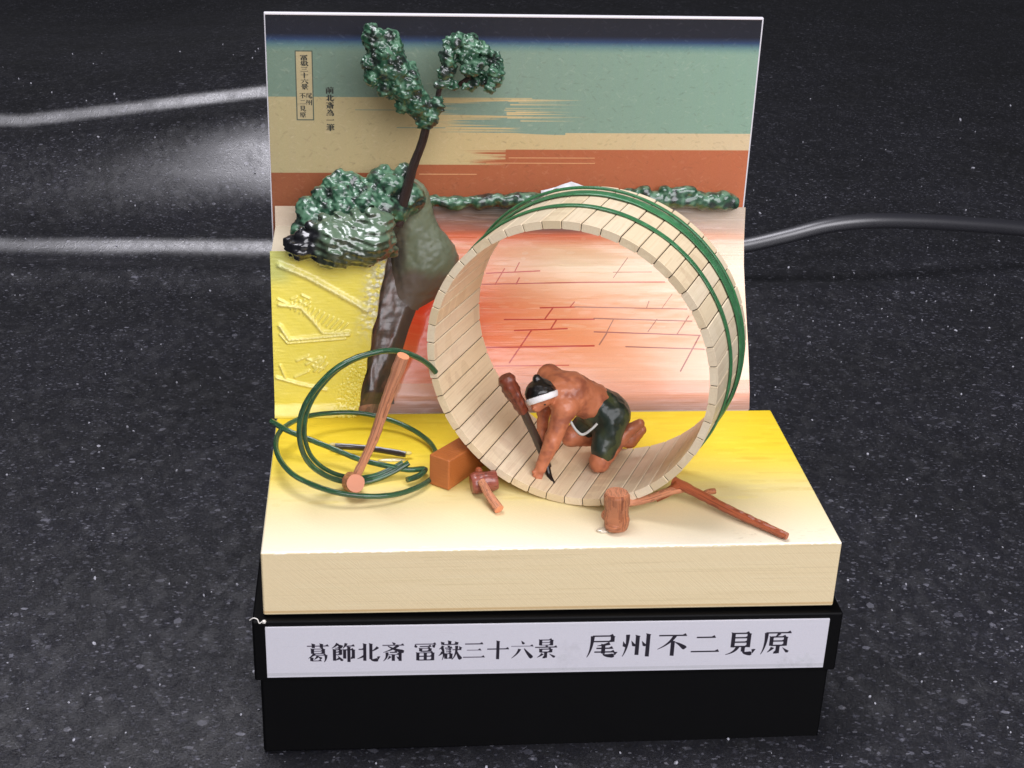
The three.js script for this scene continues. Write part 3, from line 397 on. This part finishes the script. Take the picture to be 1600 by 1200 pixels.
// ================= tree =================
{
  const t = thing('tree', 'small glossy lacquered tree with dark trunk on the terrace', 'tree', [2.171,3.3,-5.45]);
  const tr = [[2.148,3.287,-5.42], [2.283,3.767,-5.46], [2.426,4.31,-5.5], [2.589,4.761,-5.52], [2.664,5.066,-5.52], [2.716,5.323,-5.52]];
  const bark = std({ map: barkT, color: 0x301b15, roughness: .38, bumpMap: layerB, bumpScale: .0002 });
  part('trunk', tube(tr, .1, 60, 12, (u) => 1.15 - .42 * Math.sin(Math.min(1, u * 1.25) * 1.57)), bark, t);
  part('limb', tube([[2.674,5.178,-5.52], [2.833,5.518,-5.5], [2.905,5.743,-5.48], [3.174,5.773,-5.46], [3.387,5.92,-5.45]], .045, 40, 8), bark, t);
  const blob = (list, extra) => { const L = list; return (x, y, z) => { let d = 9; for (const [cx, cy, cz, r] of L) { const a = Math.abs(x - cx); if (a > r + .35) continue; d = smin(d, Math.hypot(x - cx, y - cy, z - cz) - r, .05); } return d + .035 * fbm(x * 7, y * 7, z * 7) - .045 * Math.abs(N(x * 12, y * 12, z * 12)) + .007 * Math.sin(75 * (y + .4 * x)) + (extra ? extra(x, y, z) : 0); }; };
  const A = [], c = V(0, 0, 0);
  const path = [[1.791,6.535,-5.4], [1.99,6.24,-5.4], [2.172,5.906,-5.45], [2.388,5.59,-5.5], [2.628,5.294,-5.5], [2.696,5.1,-5.52]], wd = [.26, .33, .34, .27, .16, .07];
  for (let i = 0; i < 120; i++) { const u = Math.pow(rnd(), .85) * 4.99, k = u | 0, f = u - k, w = wd[k] + f * (wd[k + 1] - wd[k]); const th = rnd() * 6.283, ph = Math.acos(rr(-1, 1)), q = rr(.6, 1.02) * w; A.push([path[k][0] + f * (path[k + 1][0] - path[k][0]) + q * Math.sin(ph) * Math.cos(th), path[k][1] + f * (path[k + 1][1] - path[k][1]) + q * Math.sin(ph) * Math.sin(th), path[k][2] + f * (path[k + 1][2] - path[k][2]) + .8 * q * Math.cos(ph), rr(.07, .15) * (.55 + .45 * w / .33)]); }
  for (let k = 0; k < 5; k++) for (const f of [0, .5]) A.push([path[k][0] + f * (path[k + 1][0] - path[k][0]), path[k][1] + f * (path[k + 1][1] - path[k][1]), path[k][2], wd[k] * .8]);
  A.push([2.831,5.476,-5.45, .1], [2.885,5.407,-5.42, .08], [1.671,6.162,-5.35, .12], [1.744,5.905,-5.35, .13], [1.935,5.704,-5.38, .12]);
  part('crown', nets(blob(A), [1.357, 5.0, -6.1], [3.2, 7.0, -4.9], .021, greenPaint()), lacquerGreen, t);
  const B = [];
  [[3.027,6.034,-5.41], [3,6.262,-5.36], [3.055,6.453,-5.46], [3.218,6.527,-5.52], [3.412,6.525,-5.54], [3.558,6.41,-5.44], [3.708,6.232,-5.52], [3.81,6.073,-5.38], [3.782,5.879,-5.37], [3.609,5.881,-5.53], [3.468,5.821,-5.5], [3.38,6.024,-5.38], [3.304,6.197,-5.42], [3.538,6.156,-5.38], [3.434,6.344,-5.49], [3.244,6.329,-5.54]].forEach(([x, y, z]) => { B.push([x, y, z, rr(.08, .12)]); for (let i = 0; i < 4; i++) B.push([x + rr(-.1, .1), y + rr(-.1, .1), z + rr(-.2, .22), rr(.05, .1)]); });
  for (const q of [[2.903,5.825,-5.46, .07], [3.011,5.793,-5.46, .07], [3.141,5.765,-5.45, .06], [3.282,5.766,-5.45, .06], [2.828,5.77,-5.46, .06]]) B.push(q);
  part('crown', nets(blob(B), [2.708, 5.35, -6.0], [4.2, 6.95, -4.95], .021, greenPaint()), lacquerGreen, t);
}
// ================= barrel =================
const BC = [4.717, 2.385, -1.39], YAW = .446, PIT = -.021, R = 2.376, BL = 1.96, TH = .129;
const ax = V(Math.sin(YAW) * Math.cos(PIT), Math.sin(PIT), -Math.cos(YAW) * Math.cos(PIT)), uu = V(Math.cos(YAW), 0, Math.sin(YAW)).negate(), vv = V(0, 0, 0).crossVectors(uu, ax).normalize();
if (vv.y < 0) vv.negate();
const onB = (s, r, th) => V(...BC).addScaledVector(ax, s).addScaledVector(uu, r * Math.cos(th)).addScaledVector(vv, r * Math.sin(th));
{
  const t = thing('barrel', 'big open cream barrel lying on its side, bound with green hoops', 'barrel', [BC[0] + .42, 0, BC[2] - .9]);
  const wood = (tone, k) => canvasTex(256, 512, (x, w, h) => { x.fillStyle = tone; x.fillRect(0, 0, w, h); for (let i = 0; i < 120; i++) { x.fillStyle = rnd() < .6 ? `rgba(150,110,70,${rr(.02, .09)})` : `rgba(255,240,210,${rr(.04, .16)})`; x.fillRect(rnd() * w, rnd() * h, rr(1, 5), rr(40, 400)); } for (let i = 0; i < 8; i++) { x.fillStyle = `rgba(120,85,55,${rr(.02, .09)})`; x.beginPath(); x.ellipse(rnd() * w, rnd() * h, rr(20, 90), rr(10, 50), 0, 0, 7); x.fill(); } grain(x, w, h, 9); });
  const mats = ['#e4d1b0', '#e2ceaa', '#e6d5b6', '#e0cba6', '#e4d2b3'].map((c) => phys({ map: wood(c), roughness: .42, clearcoat: .25, clearcoatRoughness: .3 }));
  const n = 47, gap = .0055;
  for (let i = 0; i < n; i++) {
    const a0 = (i + gap * 4) / n * Math.PI * 2, a1 = (i + 1 - gap * 4) / n * Math.PI * 2, c = .012, o = rr(-.006, .006), s0 = rr(-.006, .006), s1 = BL + rr(-.006, .006);
    const sec = [];                                   // cross-section, chamfered edges
    const ro = R + o, ri = R - TH + o * .5, da = (r) => c / r;
    for (const [r, a] of [[ri, a0 + da(ri)], [ri, (a0 + a1) / 2], [ri, a1 - da(ri)], [ri + c, a1], [ro - c, a1], [ro, a1 - da(ro)], [ro, (a0 + a1) / 2], [ro, a0 + da(ro)], [ro - c, a0], [ri + c, a0]]) sec.push([r, a]);
    const cm = sec.reduce((q, [r, a]) => [q[0] + r / 10, q[1] + a / 10], [0, 0]);
    const rings = [[s0, .965], [s0 + c, 1], [s1 - c, 1], [s1, .965]], P = [], U = [], m = 10;
    const rows = rings.map(([s, k]) => sec.map(([r, a]) => onB(s, cm[0] + (r - cm[0]) * k, cm[1] + (a - cm[1]) * k)));
    const tri = (...q) => q.forEach(([p, u, v]) => { P.push(p.x, p.y, p.z); U.push(u, v); });
    const uo = rnd();
    for (let k = 0; k < 3; k++) for (let j = 0; j < m; j++) { const j2 = (j + 1) % m, A = [rows[k][j], uo + j * .1, rings[k][0] / BL], B = [rows[k][j2], uo + (j + 1) * .1, rings[k][0] / BL], C2 = [rows[k + 1][j2], uo + (j + 1) * .1, rings[k + 1][0] / BL], D2 = [rows[k + 1][j], uo + j * .1, rings[k + 1][0] / BL]; tri(A, C2, B); tri(A, D2, C2); }
    for (const [k, f] of [[0, 1], [3, -1]]) { const ce = onB(rings[k][0], cm[0], cm[1]); for (let j = 0; j < m; j++) { const j2 = (j + 1) % m; const a = [ce, .5, .5], b = [rows[k][j], .5 + .02 * j, .52], d = [rows[k][j2], .52 + .02 * j, .5]; f > 0 ? tri(a, b, d) : tri(a, d, b); } }
    const g = new THREE.BufferGeometry(); g.setAttribute('position', new THREE.Float32BufferAttribute(P, 3)); g.setAttribute('uv', new THREE.Float32BufferAttribute(U, 2));
    // make sure faces look outward
    g.computeVertexNormals(); { const p0 = V(P[0], P[1], P[2]), nn = V(g.attributes.normal.getX(0), g.attributes.normal.getY(0), g.attributes.normal.getZ(0)); const ce = onB(BL / 2, cm[0], cm[1]); if (nn.dot(p0.sub(ce)) < 0) { for (let q = 0; q < P.length; q += 9) for (let e = 0; e < 3; e++) { const w = P[q + 3 + e]; P[q + 3 + e] = P[q + 6 + e]; P[q + 6 + e] = w; } for (let q = 0; q < U.length; q += 6) for (let e = 0; e < 2; e++) { const w = U[q + 2 + e]; U[q + 2 + e] = U[q + 4 + e]; U[q + 4 + e] = w; } g.setAttribute('position', new THREE.Float32BufferAttribute(P, 3)); g.setAttribute('uv', new THREE.Float32BufferAttribute(U, 2)); g.computeVertexNormals(); } }
    part('stave', g, mats[(rnd() * 5) | 0], t);
  }
  // dark caulking in the joints
  const jr = [R - TH * .86, R - TH * .14], cg = new THREE.LatheGeometry([[jr[0], .02], [jr[1], .02], [jr[1], BL - .02], [jr[0], BL - .02], [jr[0], .02]].map(q => new THREE.Vector2(...q)), 141);
  const mx = new THREE.Matrix4().makeBasis(uu, ax, vv); if (mx.determinant() < 0) mx.makeBasis(uu.clone().negate(), ax, vv); mx.setPosition(...BC); cg.applyMatrix4(mx);
  part('joint_caulking', cg, std({ color: 0x2a1c12, roughness: .8 }), t);
  // hoops
  const hoopM = phys({ color: 0x37804c, roughness: .35, clearcoat: .6, clearcoatRoughness: .2, bumpMap: layerB, bumpScale: .00025 });
  hoopM.vertexColors = true;
  const hoop = (s, w, th, dr, off, slant, name = 'hoop') => {
    const g = grid(240, 10, (u, v) => { const a = u * Math.PI * 2, q = v * Math.PI * 2, k = 1 + .10 * N(Math.cos(a) * 9, Math.sin(a) * 9, s); const rr2 = R + .003 + th + dr + Math.cos(q) * th * k, ss = s + slant * Math.cos(a - 2.2) + Math.sin(q) * w * k + .012 * N(Math.cos(a) * 4, Math.sin(a) * 4, 3 + s); return onB(ss, rr2, a).addScaledVector(uu, off).toArray(); });
    const C = []; const p = g.attributes.position; for (let i = 0; i < p.count; i++) { const k = .5 + .5 * fbm(p.getX(i) * 6, p.getY(i) * 6, p.getZ(i) * 6), d = smooth(.2, .6, N(p.getX(i) * 9, p.getY(i) * 9, p.getZ(i) * 9)); C.push(.75 + .5 * k + d * .9, .75 + .5 * k + d * .35, .75 + .4 * k + d * .7); }
    g.setAttribute('color', new THREE.Float32BufferAttribute(C, 3)); return part(name, g, hoopM, t);
  };
  hoop(.74, .062, .022, 0, 0, .03); hoop(1.47, .11, .028, 0, 0, -.03); hoop(1.66, .035, .026, .035, .035, -.05);
}
// ================= bamboo hoops and the mallet on the left =================
const reedT = canvasTex(1024, 128, (x, w, h) => { x.fillStyle = '#1d5632'; x.fillRect(0, 0, w, h); for (let i = 0; i < 320; i++) { x.fillStyle = rnd() < .45 ? `rgba(150,195,150,${rr(.08, .4)})` : `rgba(8,26,14,${rr(.1, .5)})`; x.fillRect(rnd() * w, rnd() * h, rr(6, 90), rr(1, 14)); } grain(x, w, h, 14); });
const reed = phys({ map: reedT, roughness: .34, clearcoat: .8, clearcoatRoughness: .15, bumpMap: layerB, bumpScale: .0002 });
function ringGeo(c, n, r, tr, a0 = 0, a1 = Math.PI * 2, wob = .015) {
  n = V(...n).normalize(); const u = V(0, 0, 0).crossVectors(Math.abs(n.y) > .8 ? V(0, 0, 1) : V(0, 1, 0), n).normalize(), v = V(0, 0, 0).crossVectors(n, u), pts = [];
  for (let i = 0; i <= 48; i++) { const a = a0 + (a1 - a0) * i / 48, k = r * (1 + wob * N(Math.cos(a) * 2, Math.sin(a) * 2, r * 9)); pts.push(V(...c).addScaledVector(u, k * Math.cos(a)).addScaledVector(v, k * Math.sin(a)).addScaledVector(n, .02 * N(Math.cos(a) * 2, 5, Math.sin(a) * 2)).toArray()); }
  return tube(pts, tr, 200, 8);
}
{
  const nA = [.36, -.13, .92];
  let t = thing('hoop_coil', 'green hoop of two strands standing upright behind the orange mallet', 'hoop', [1.7, 0, -1.95], { });
  part('strand', ringGeo([1.70, 1.285, -1.93], nA, 1.235, .046, .56, 5.3), reed, t);
  part('strand', ringGeo([1.725, 1.275, -2.04], [.38, -.12, .92], 1.185, .038, .6, 5.2), reed, t);
  t = thing('lying_hoop', 'green hoop lying flat on the yellow ground around the dark knife', 'hoop', [1.445, 0, -2.69]);
  part('ring', ringGeo([1.445, .25, -2.69], [.13, .985, .036], 1.36, .045), reed, t);
  t = thing('cane_strip', 'loose green cane strip crossing the hoops from the block edge to the wedge', 'cane strip', [1.3, .2, -2.7]);
  part('strip', tube([[-0.011,0.5,-3.387], [0.282,0.47,-3.085], [0.661,0.4,-2.886], [1.035,0.32,-2.709], [1.46,0.25,-2.469], [1.882,0.19,-2.347], [2.303,0.13,-2.291], [2.56,0.1,-2.36], [2.458,0.1,-2.145], [2.254,0.1,-2]], .048, 120, 8), reed, t);
}
const salmon = phys({ map: barkT, color: 0xf8b088, roughness: .5, clearcoat: .2, clearcoatRoughness: .35, bumpMap: layerB, bumpScale: .0002 });
const brown = phys({ map: barkT, color: 0xdc9266, roughness: .5, clearcoat: .2, bumpMap: layerB, bumpScale: .0002 });
const rust = phys({ map: barkT, color: 0xc86c40, roughness: .5, clearcoat: .25, bumpMap: layerB, bumpScale: .0002 });
function log(a, b, r, seg = 16, knob = .08) { return tube([a, [(a[0] + b[0]) / 2, (a[1] + b[1]) / 2, (a[2] + b[2]) / 2], b], r, 26, seg, (u) => 1 + knob * N(u * 5, 3, r * 40) - .12 * Math.pow(Math.abs(2 * u - 1), 8)); }
{
  const t = thing('mallet', 'salmon wooden mallet leaning upright against the green hoop', 'mallet', [1.38, 0, -1.7]);
  part('handle', tube([[1.425,0.364,-1.66], [1.696,1.031,-1.6], [1.94,1.859,-1.52], [2.176,2.605,-1.42]], .085, 50, 12, (u) => .8 + .38 * u + .1 * N(u * 9, 1, 1)), salmon, t);
  part('mallet_head', log([1.338,0.147,-1.9], [1.426,0.336,-1.5], .16), brown, t);
}
{
  const t = thing('carving_knife', 'dark knife with pale ends lying inside the flat green hoop', 'knife', [1.7, 0, -3.2]);
  part('blade', tube([[1.066,0.14,-3.136], [1.456,0.13,-3.099], [1.888,0.12,-2.991], [2.254,0.1,-2.882]], .055, 40, 8), phys({ color: 0x2a211c, roughness: .3, clearcoat: .4 }), t);
  part('tip', new THREE.DodecahedronGeometry(.05, 1).scale(1.4, .7, 1).translate(1.021,0.12,-3.221), std({ color: 0xc9b878 }), t);
  part('tip', new THREE.DodecahedronGeometry(.045, 1).scale(1.4, .7, 1).translate(2.298,0.1,-2.926), std({ color: 0xd0c070 }), t);
}
{ // glossy glue bead beside the knife
  const t = thing('glue_bead', 'clear flat glue bead on the yellow ground under the dark knife', 'glue', [2.016,0,-2.868]);
  part('bead', new THREE.SphereGeometry(1, 20, 10).scale(.24, .03, .05).translate(2.015,0.01,-2.85), phys({ color: 0xf3e9b0, roughness: .1, transmission: .5, thickness: .0004, clearcoat: 1 }), t);
}
// ================= wedge and pegs that chock the barrel =================
{
  const t = thing('wedge_block', 'orange wooden block jammed under the barrel beside the hoops', 'wedge', [2.9, 0, -2.1]);
  const g = new RoundedBoxGeometry(.4, .56, 1.3, 3, .03); const p = g.attributes.position; g.translate(0, .28 + .006, -.65); 
  { for (let i = 0; i < p.count; i++) { const k = clamp(-p.getZ(i) / 1.3, 0, 1); p.setY(i, p.getY(i) * (1 - .12 * k)); } g.computeVertexNormals(); }
  g.rotateY(-.66); g.translate(2.77, 0, -1.9);
  const wt = canvasTex(256, 256, (x, w, h) => { x.fillStyle = '#bb6a30'; x.fillRect(0, 0, w, h); for (let i = 0; i < 60; i++) { x.fillStyle = rnd() < .5 ? `rgba(120,50,15,${rr(.05, .2)})` : `rgba(235,160,90,${rr(.05, .2)})`; x.fillRect(rnd() * w, rnd() * h, rr(20, 200), rr(1, 4)); } grain(x, w, h, 12); });
  part('block', g, phys({ map: wt, roughness: .45, clearcoat: .2, bumpMap: layerB, bumpScale: .0001 }), t);
}
{
  const t = thing('peg_log', 'short dark red log with a pale peg at the barrel foot near the wedge', 'log', [3.6, 0, -1.7]);
  part('log', log([3.286,0.17,-1.719], [3.708,0.2,-1.781], .175), phys({ map: barkT, color: 0x9a5546, roughness: .4, clearcoat: .4 }), t);
  part('peg', tube([[3.44,0.3,-1.569], [3.558,0.18,-1.299], [3.694,0.08,-1.042]], .075, 30, 10, (u) => .85 + .25 * u), salmon, t);
  part('knot', new THREE.SphereGeometry(.06, 12, 8).translate(3.418,0.33,-1.877), rust, t);
}
{
  const t = thing('stump_post', 'squat brown stump with a bar reaching under the front of the barrel', 'stump', [5.6, 0, -.65]);
  part('stump', log([5.499,0.02,-0.495], [5.488,0.596,-0.6], .2, 20, .14), brown, t);
  part('cut_face', new THREE.CylinderGeometry(.172, .185, .03, 20).rotateX(-.05).translate(5.488,0.607,-0.6), salmon, t);
  part('knot', new THREE.SphereGeometry(.09, 14, 10).translate(5.354,0.193,-0.62), brown, t);
  part('bar', tube([[5.621,0.281,-0.8], [6.036,0.28,-0.95], [6.457,0.24,-1.253], [6.803,0.22,-1.403]], .065, 40, 10), salmon, t);
  part('foot_lump', new THREE.DodecahedronGeometry(.13, 1).scale(1.2, .8, 1).translate(5.452,0.113,-0.42), brown, t);
}
{
  const t = thing('stick', 'long thin rust brown stick lying from the barrel to the block edge', 'stick', [7.4, 0, -1.1]);
  part('stick', tube([[6.56,0.32,-1.444], [6.681,0.3,-1.35], [7.007,0.22,-1.106], [7.364,0.15,-0.789], [7.797,0.1,-0.404], [8.128,0.08,-0.08]], .068, 80, 10, (u) => 1.25 - .35 * u + .12 * N(u * 20, 4, 2)), rust, t);
  part('twig', tube([[6.986,0.23,-1.11], [7.086,0.25,-1.196], [7.21,0.25,-1.234]], .05, 16, 8), brown, t);
  part('twig', tube([[6.624,0.32,-1.337], [6.473,0.2,-1.322], [6.255,0.1,-1.295]], .075, 16, 8), rust, t);
}
{
  const t = thing('glue_drop', 'clear glue drop at the foot of the squat brown stump', 'glue', [5.295,0,-0.477]);
  part('drop', new THREE.SphereGeometry(1, 18, 10).scale(.12, .04, .07).translate(5.29,0.015,-0.452), phys({ color: 0xf5ecd6, roughness: .08, transmission: .6, thickness: .0004, clearcoat: 1 }), t);
}
// ================= the cooper =================
{
  const j = {
    head: [4.415,1.571,-2.15], neck: [4.677,1.587,-2.35], chest: [4.927,1.466,-2.45], waist: [5.325,1.225,-2.55], hip: [5.615,0.994,-2.6],
    sN: [4.809,1.327,-2.12], eN: [4.609,0.768,-1.98], hN: [4.439,0.35,-1.9],
    sF: [4.615,1.606,-2.75], eF: [4.556,0.99,-2.75], hF: [4.479,0.648,-2.3],
    hipN: [5.665,1.045,-2.38], kN: [5.443,0.333,-2.1], aN: [5.965,0.743,-2.45], tN: [6.135,0.876,-2.42],
    hipF: [5.602,0.904,-2.85], kF: [5.046,0.476,-2.75], aF: [6.109,0.232,-3], tF: [6.294,0.453,-3],
  };
  const t = thing('person', 'kneeling bare-chested worker in dark green wrap and white headband inside the barrel', 'person', [j.hip[0], .2, j.hip[2]]);
  const mid = (a, b, k) => a.map((v, i) => v + k * (b[i] - v));
  const face = [-.42, -.62, .66];                                   // the face looks down at the staves
  const fd = (x, y, z) => {
    let d = caps(x, y, z, j.neck, mid(j.head, j.neck, .3), .12, .11);
    d = smin(d, caps(x, y, z, j.chest, j.waist, .34, .3), .15); d = smin(d, caps(x, y, z, j.waist, j.hip, .27, .27), .12);
    d = smin(d, caps(x, y, z, j.sN, j.sF, .2, .2), .2);
    d = smin(d, caps(x, y, z, j.sN, j.eN, .175, .135), .07); d = smin(d, caps(x, y, z, j.eN, j.hN, .135, .09), .04);
    d = smin(d, caps(x, y, z, j.sF, j.eF, .17, .125), .07); d = smin(d, caps(x, y, z, j.eF, j.hF, .115, .075), .04);
    for (const s of ['N', 'F']) { d = smin(d, caps(x, y, z, j['hip' + s], j['k' + s], .22, .165), .1); d = smin(d, caps(x, y, z, j['k' + s], j['a' + s], .16, .1), .05); d = smin(d, caps(x, y, z, j['a' + s], j['t' + s], .1, .08), .05); }
    // hands: palm, four fingers and a thumb closing on the tool
    for (const [h, e] of [[j.hN, j.eN], [j.hF, j.eF]]) {
      const f = [h[0] - e[0], h[1] - e[1], h[2] - e[2]], l = Math.hypot(...f), u = f.map(v => v / l), o = [u[1], -u[0], 0], q = Math.hypot(...o) || 1, side = o.map(v => v / q);
      const at = (a, b, c) => [h[0] + u[0] * a + side[0] * b, h[1] + u[1] * a + side[1] * b, h[2] + u[2] * a + side[2] * b + c];
      d = smin(d, caps(x, y, z, at(.02, -.03, 0), at(.08, .03, 0), .062, .058), .03);
      for (let k = 0; k < 4; k++) { const b = -.06 + k * .04, L = [.07, .09, .085, .065][k]; d = smin(d, caps(x, y, z, at(.09, b, .02), at(.09 + L, b, .03), .022, .02), .012); d = smin(d, caps(x, y, z, at(.09 + L, b, .03), at(.09 + L + .02, b + .01, -.03), .02, .017), .01); }
      d = smin(d, caps(x, y, z, at(.03, .06, .02), at(.1, .1, .03), .024, .02), .015);
    }
    // head with jaw, nose and ears
    const H = j.head, P = (a, b, c) => [H[0] + a, H[1] + b, H[2] + c];
    d = smin(d, Math.hypot((x - H[0]) / .22, (y - H[1]) / .22, (z - H[2]) / .23) * .22 - .22, .05);
    d = smin(d, caps(x, y, z, P(-.05, -.1, .08), P(-.07, -.17, .12), .14, .09), .05);
    d = smin(d, caps(x, y, z, P(-.11, -.13, .19), P(-.13, -.16, .21), .03, .028), .02);
    d = smin(d, caps(x, y, z, P(.17, -.05, .1), P(.18, -.09, .1), .035, .03), .01);
    d = smin(d, caps(x, y, z, P(-.21, -.03, .0), P(-.21, -.07, .02), .03, .028), .01);
    return d + .013 * fbm(x * 8, y * 8, z * 8) - .012 * Math.abs(N(x * 17, y * 17, z * 17));
  };
  part('body', nets(fd, [4.0, -.1, -3.4], [7.0, 2.2, -1.5], .024, (x, y, z) => { const k = .5 + .5 * fbm(x * 4, y * 4, z * 4); return ((m) => [(.45 + .12 * k) * m, (.145 + .05 * k) * m * m ** .2, (.062 + .03 * k) * m])(1 - .38 * smooth(-.1, .7, fbm(x * 5, y * 5, z * 5))); }), phys({ vertexColors: true, roughness: .5, clearcoat: .15 }), t);
  const H = j.head;
  const up = [.38, .66, -.5];                                       // crown of the head points back and up
  part('hair', nets((x, y, z) => { const a = [x - H[0], y - H[1], z - H[2]]; const d = Math.hypot(a[0] / .26, a[1] / .25, a[2] / .26) * .255 - .255, cut = -(a[0] * -.3 + a[1] * .82 - a[2] * .42 + .02); return Math.max(smin(d, caps(x, y, z, [H[0] + .05, H[1] + .12, H[2] - .08], [H[0] - .08, H[1] + .27, H[2] - .06], .1, .06), .06) + .012 * fbm(x * 10, y * 10, z * 10), cut); }, [H[0] - .4, H[1] - .4, H[2] - .4], [H[0] + .4, H[1] + .45, H[2] + .4], .02), phys({ color: 0x0d0c0c, roughness: .4, clearcoat: .3 }), t);
  part('headband', nets((x, y, z) => { const a = [x - H[0], y - H[1], z - H[2]]; const d = Math.hypot(a[0] / .28, a[1] / .27, a[2] / .28) * .275 - .275, e = a[0] * -.3 + a[1] * .82 - a[2] * .42 + .06; return Math.max(d, Math.abs(e) - .05) + .004 * fbm(x * 12, y * 12, z * 12); }, [H[0] - .35, H[1] - .35, H[2] - .35], [H[0] + .35, H[1] + .35, H[2] + .35], .018), std({ color: 0xe8e6e6, roughness: .5 }), t);
  const eye = std({ color: 0x0c0a08, roughness: .3 });
  for (const s of [-1, 1]) part('eye', new THREE.SphereGeometry(.022, 10, 8).translate(H[0] - .04 + s * .085, H[1] - .11 + s * .03, H[2] + .2 - (s < 0 ? .02 : 0)), eye, t);
  const kM = mid(j.hipN, j.kN, .72), kF2 = mid(j.hipF, j.kF, .6);
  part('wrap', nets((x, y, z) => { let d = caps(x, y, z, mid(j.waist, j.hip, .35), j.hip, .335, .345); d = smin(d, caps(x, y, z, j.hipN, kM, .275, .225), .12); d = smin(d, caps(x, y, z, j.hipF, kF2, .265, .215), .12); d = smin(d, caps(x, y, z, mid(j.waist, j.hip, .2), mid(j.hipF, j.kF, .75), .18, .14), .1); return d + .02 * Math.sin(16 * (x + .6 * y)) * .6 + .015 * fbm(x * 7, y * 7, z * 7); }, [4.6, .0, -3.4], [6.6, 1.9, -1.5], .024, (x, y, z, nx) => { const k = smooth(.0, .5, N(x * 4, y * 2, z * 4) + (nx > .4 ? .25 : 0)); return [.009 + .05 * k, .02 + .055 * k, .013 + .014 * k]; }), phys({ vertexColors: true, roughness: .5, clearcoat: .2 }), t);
  part('sash', tube([[4.885,1.147,-2.15], [5.004,0.978,-2.02], [5.11,0.904,-2], [5.263,1.009,-2], [5.35,1.076,-2.05]], .022, 30, 6), std({ color: 0xb9bab4, roughness: .5 }), t);
}
{
  const t = thing('spear_plane', 'long brown and black scraping tool held by the worker in the barrel', 'tool', [4.483,0.691,-1.95]);
  const w = phys({ map: barkT, color: 0x7c3a22, roughness: .5, clearcoat: .2 });
  const g = tube([[3.822,1.897,-2.15], [3.899,1.73,-2.14], [4.008,1.521,-2.12], [4.142,1.264,-2.12]], .14, 30, 14, (u) => 1.2 - .62 * u - .4 * Math.pow(1 - u, 8), .3);
  part('grip', g, w, t);
  part('shaft', tube([[4.073,1.427,-2.12], [4.235,1.066,-2.14], [4.42,0.662,-2.14], [4.576,0.271,-2.06]], .07, 40, 10), phys({ color: 0x3a2c22, roughness: .4, clearcoat: .3 }), t);
  part('blade', tube([[4.553,0.32,-2.06], [4.59,0.182,-1.96], [4.641,0.127,-1.82], [4.73,0.096,-1.66]], .055, 30, 8, (u) => 1.1 - .8 * u), phys({ color: 0x241e1a, roughness: .3, metalness: .3 }), t);
}
// ================= black cable behind =================
{
  const t = thing('cable', 'thick black cable arching over the cloth behind the backdrop panel', 'cable', [15, -2.9, -20.5]);
  part('cable', tube([[1.317,-3.404,-21], [7.597,-3.232,-20.8], [10.927,-2.958,-20.6], [12.484,-2.683,-20.5], [13.651,-2.351,-20.4], [14.749,-2.056,-20.4], [15.903,-1.952,-20.5], [17.549,-2.055,-20.8], [19.484,-2.293,-21.2], [21.278,-2.574,-21.6], [25.961,-3.461,-22.5], [33.7,-5.028,-24]], .225, 160, 16, undefined, 0), phys({ color: 0x222228, roughness: .4, ior: 2.0 }), t);
}
renderer.render(scene, camera);
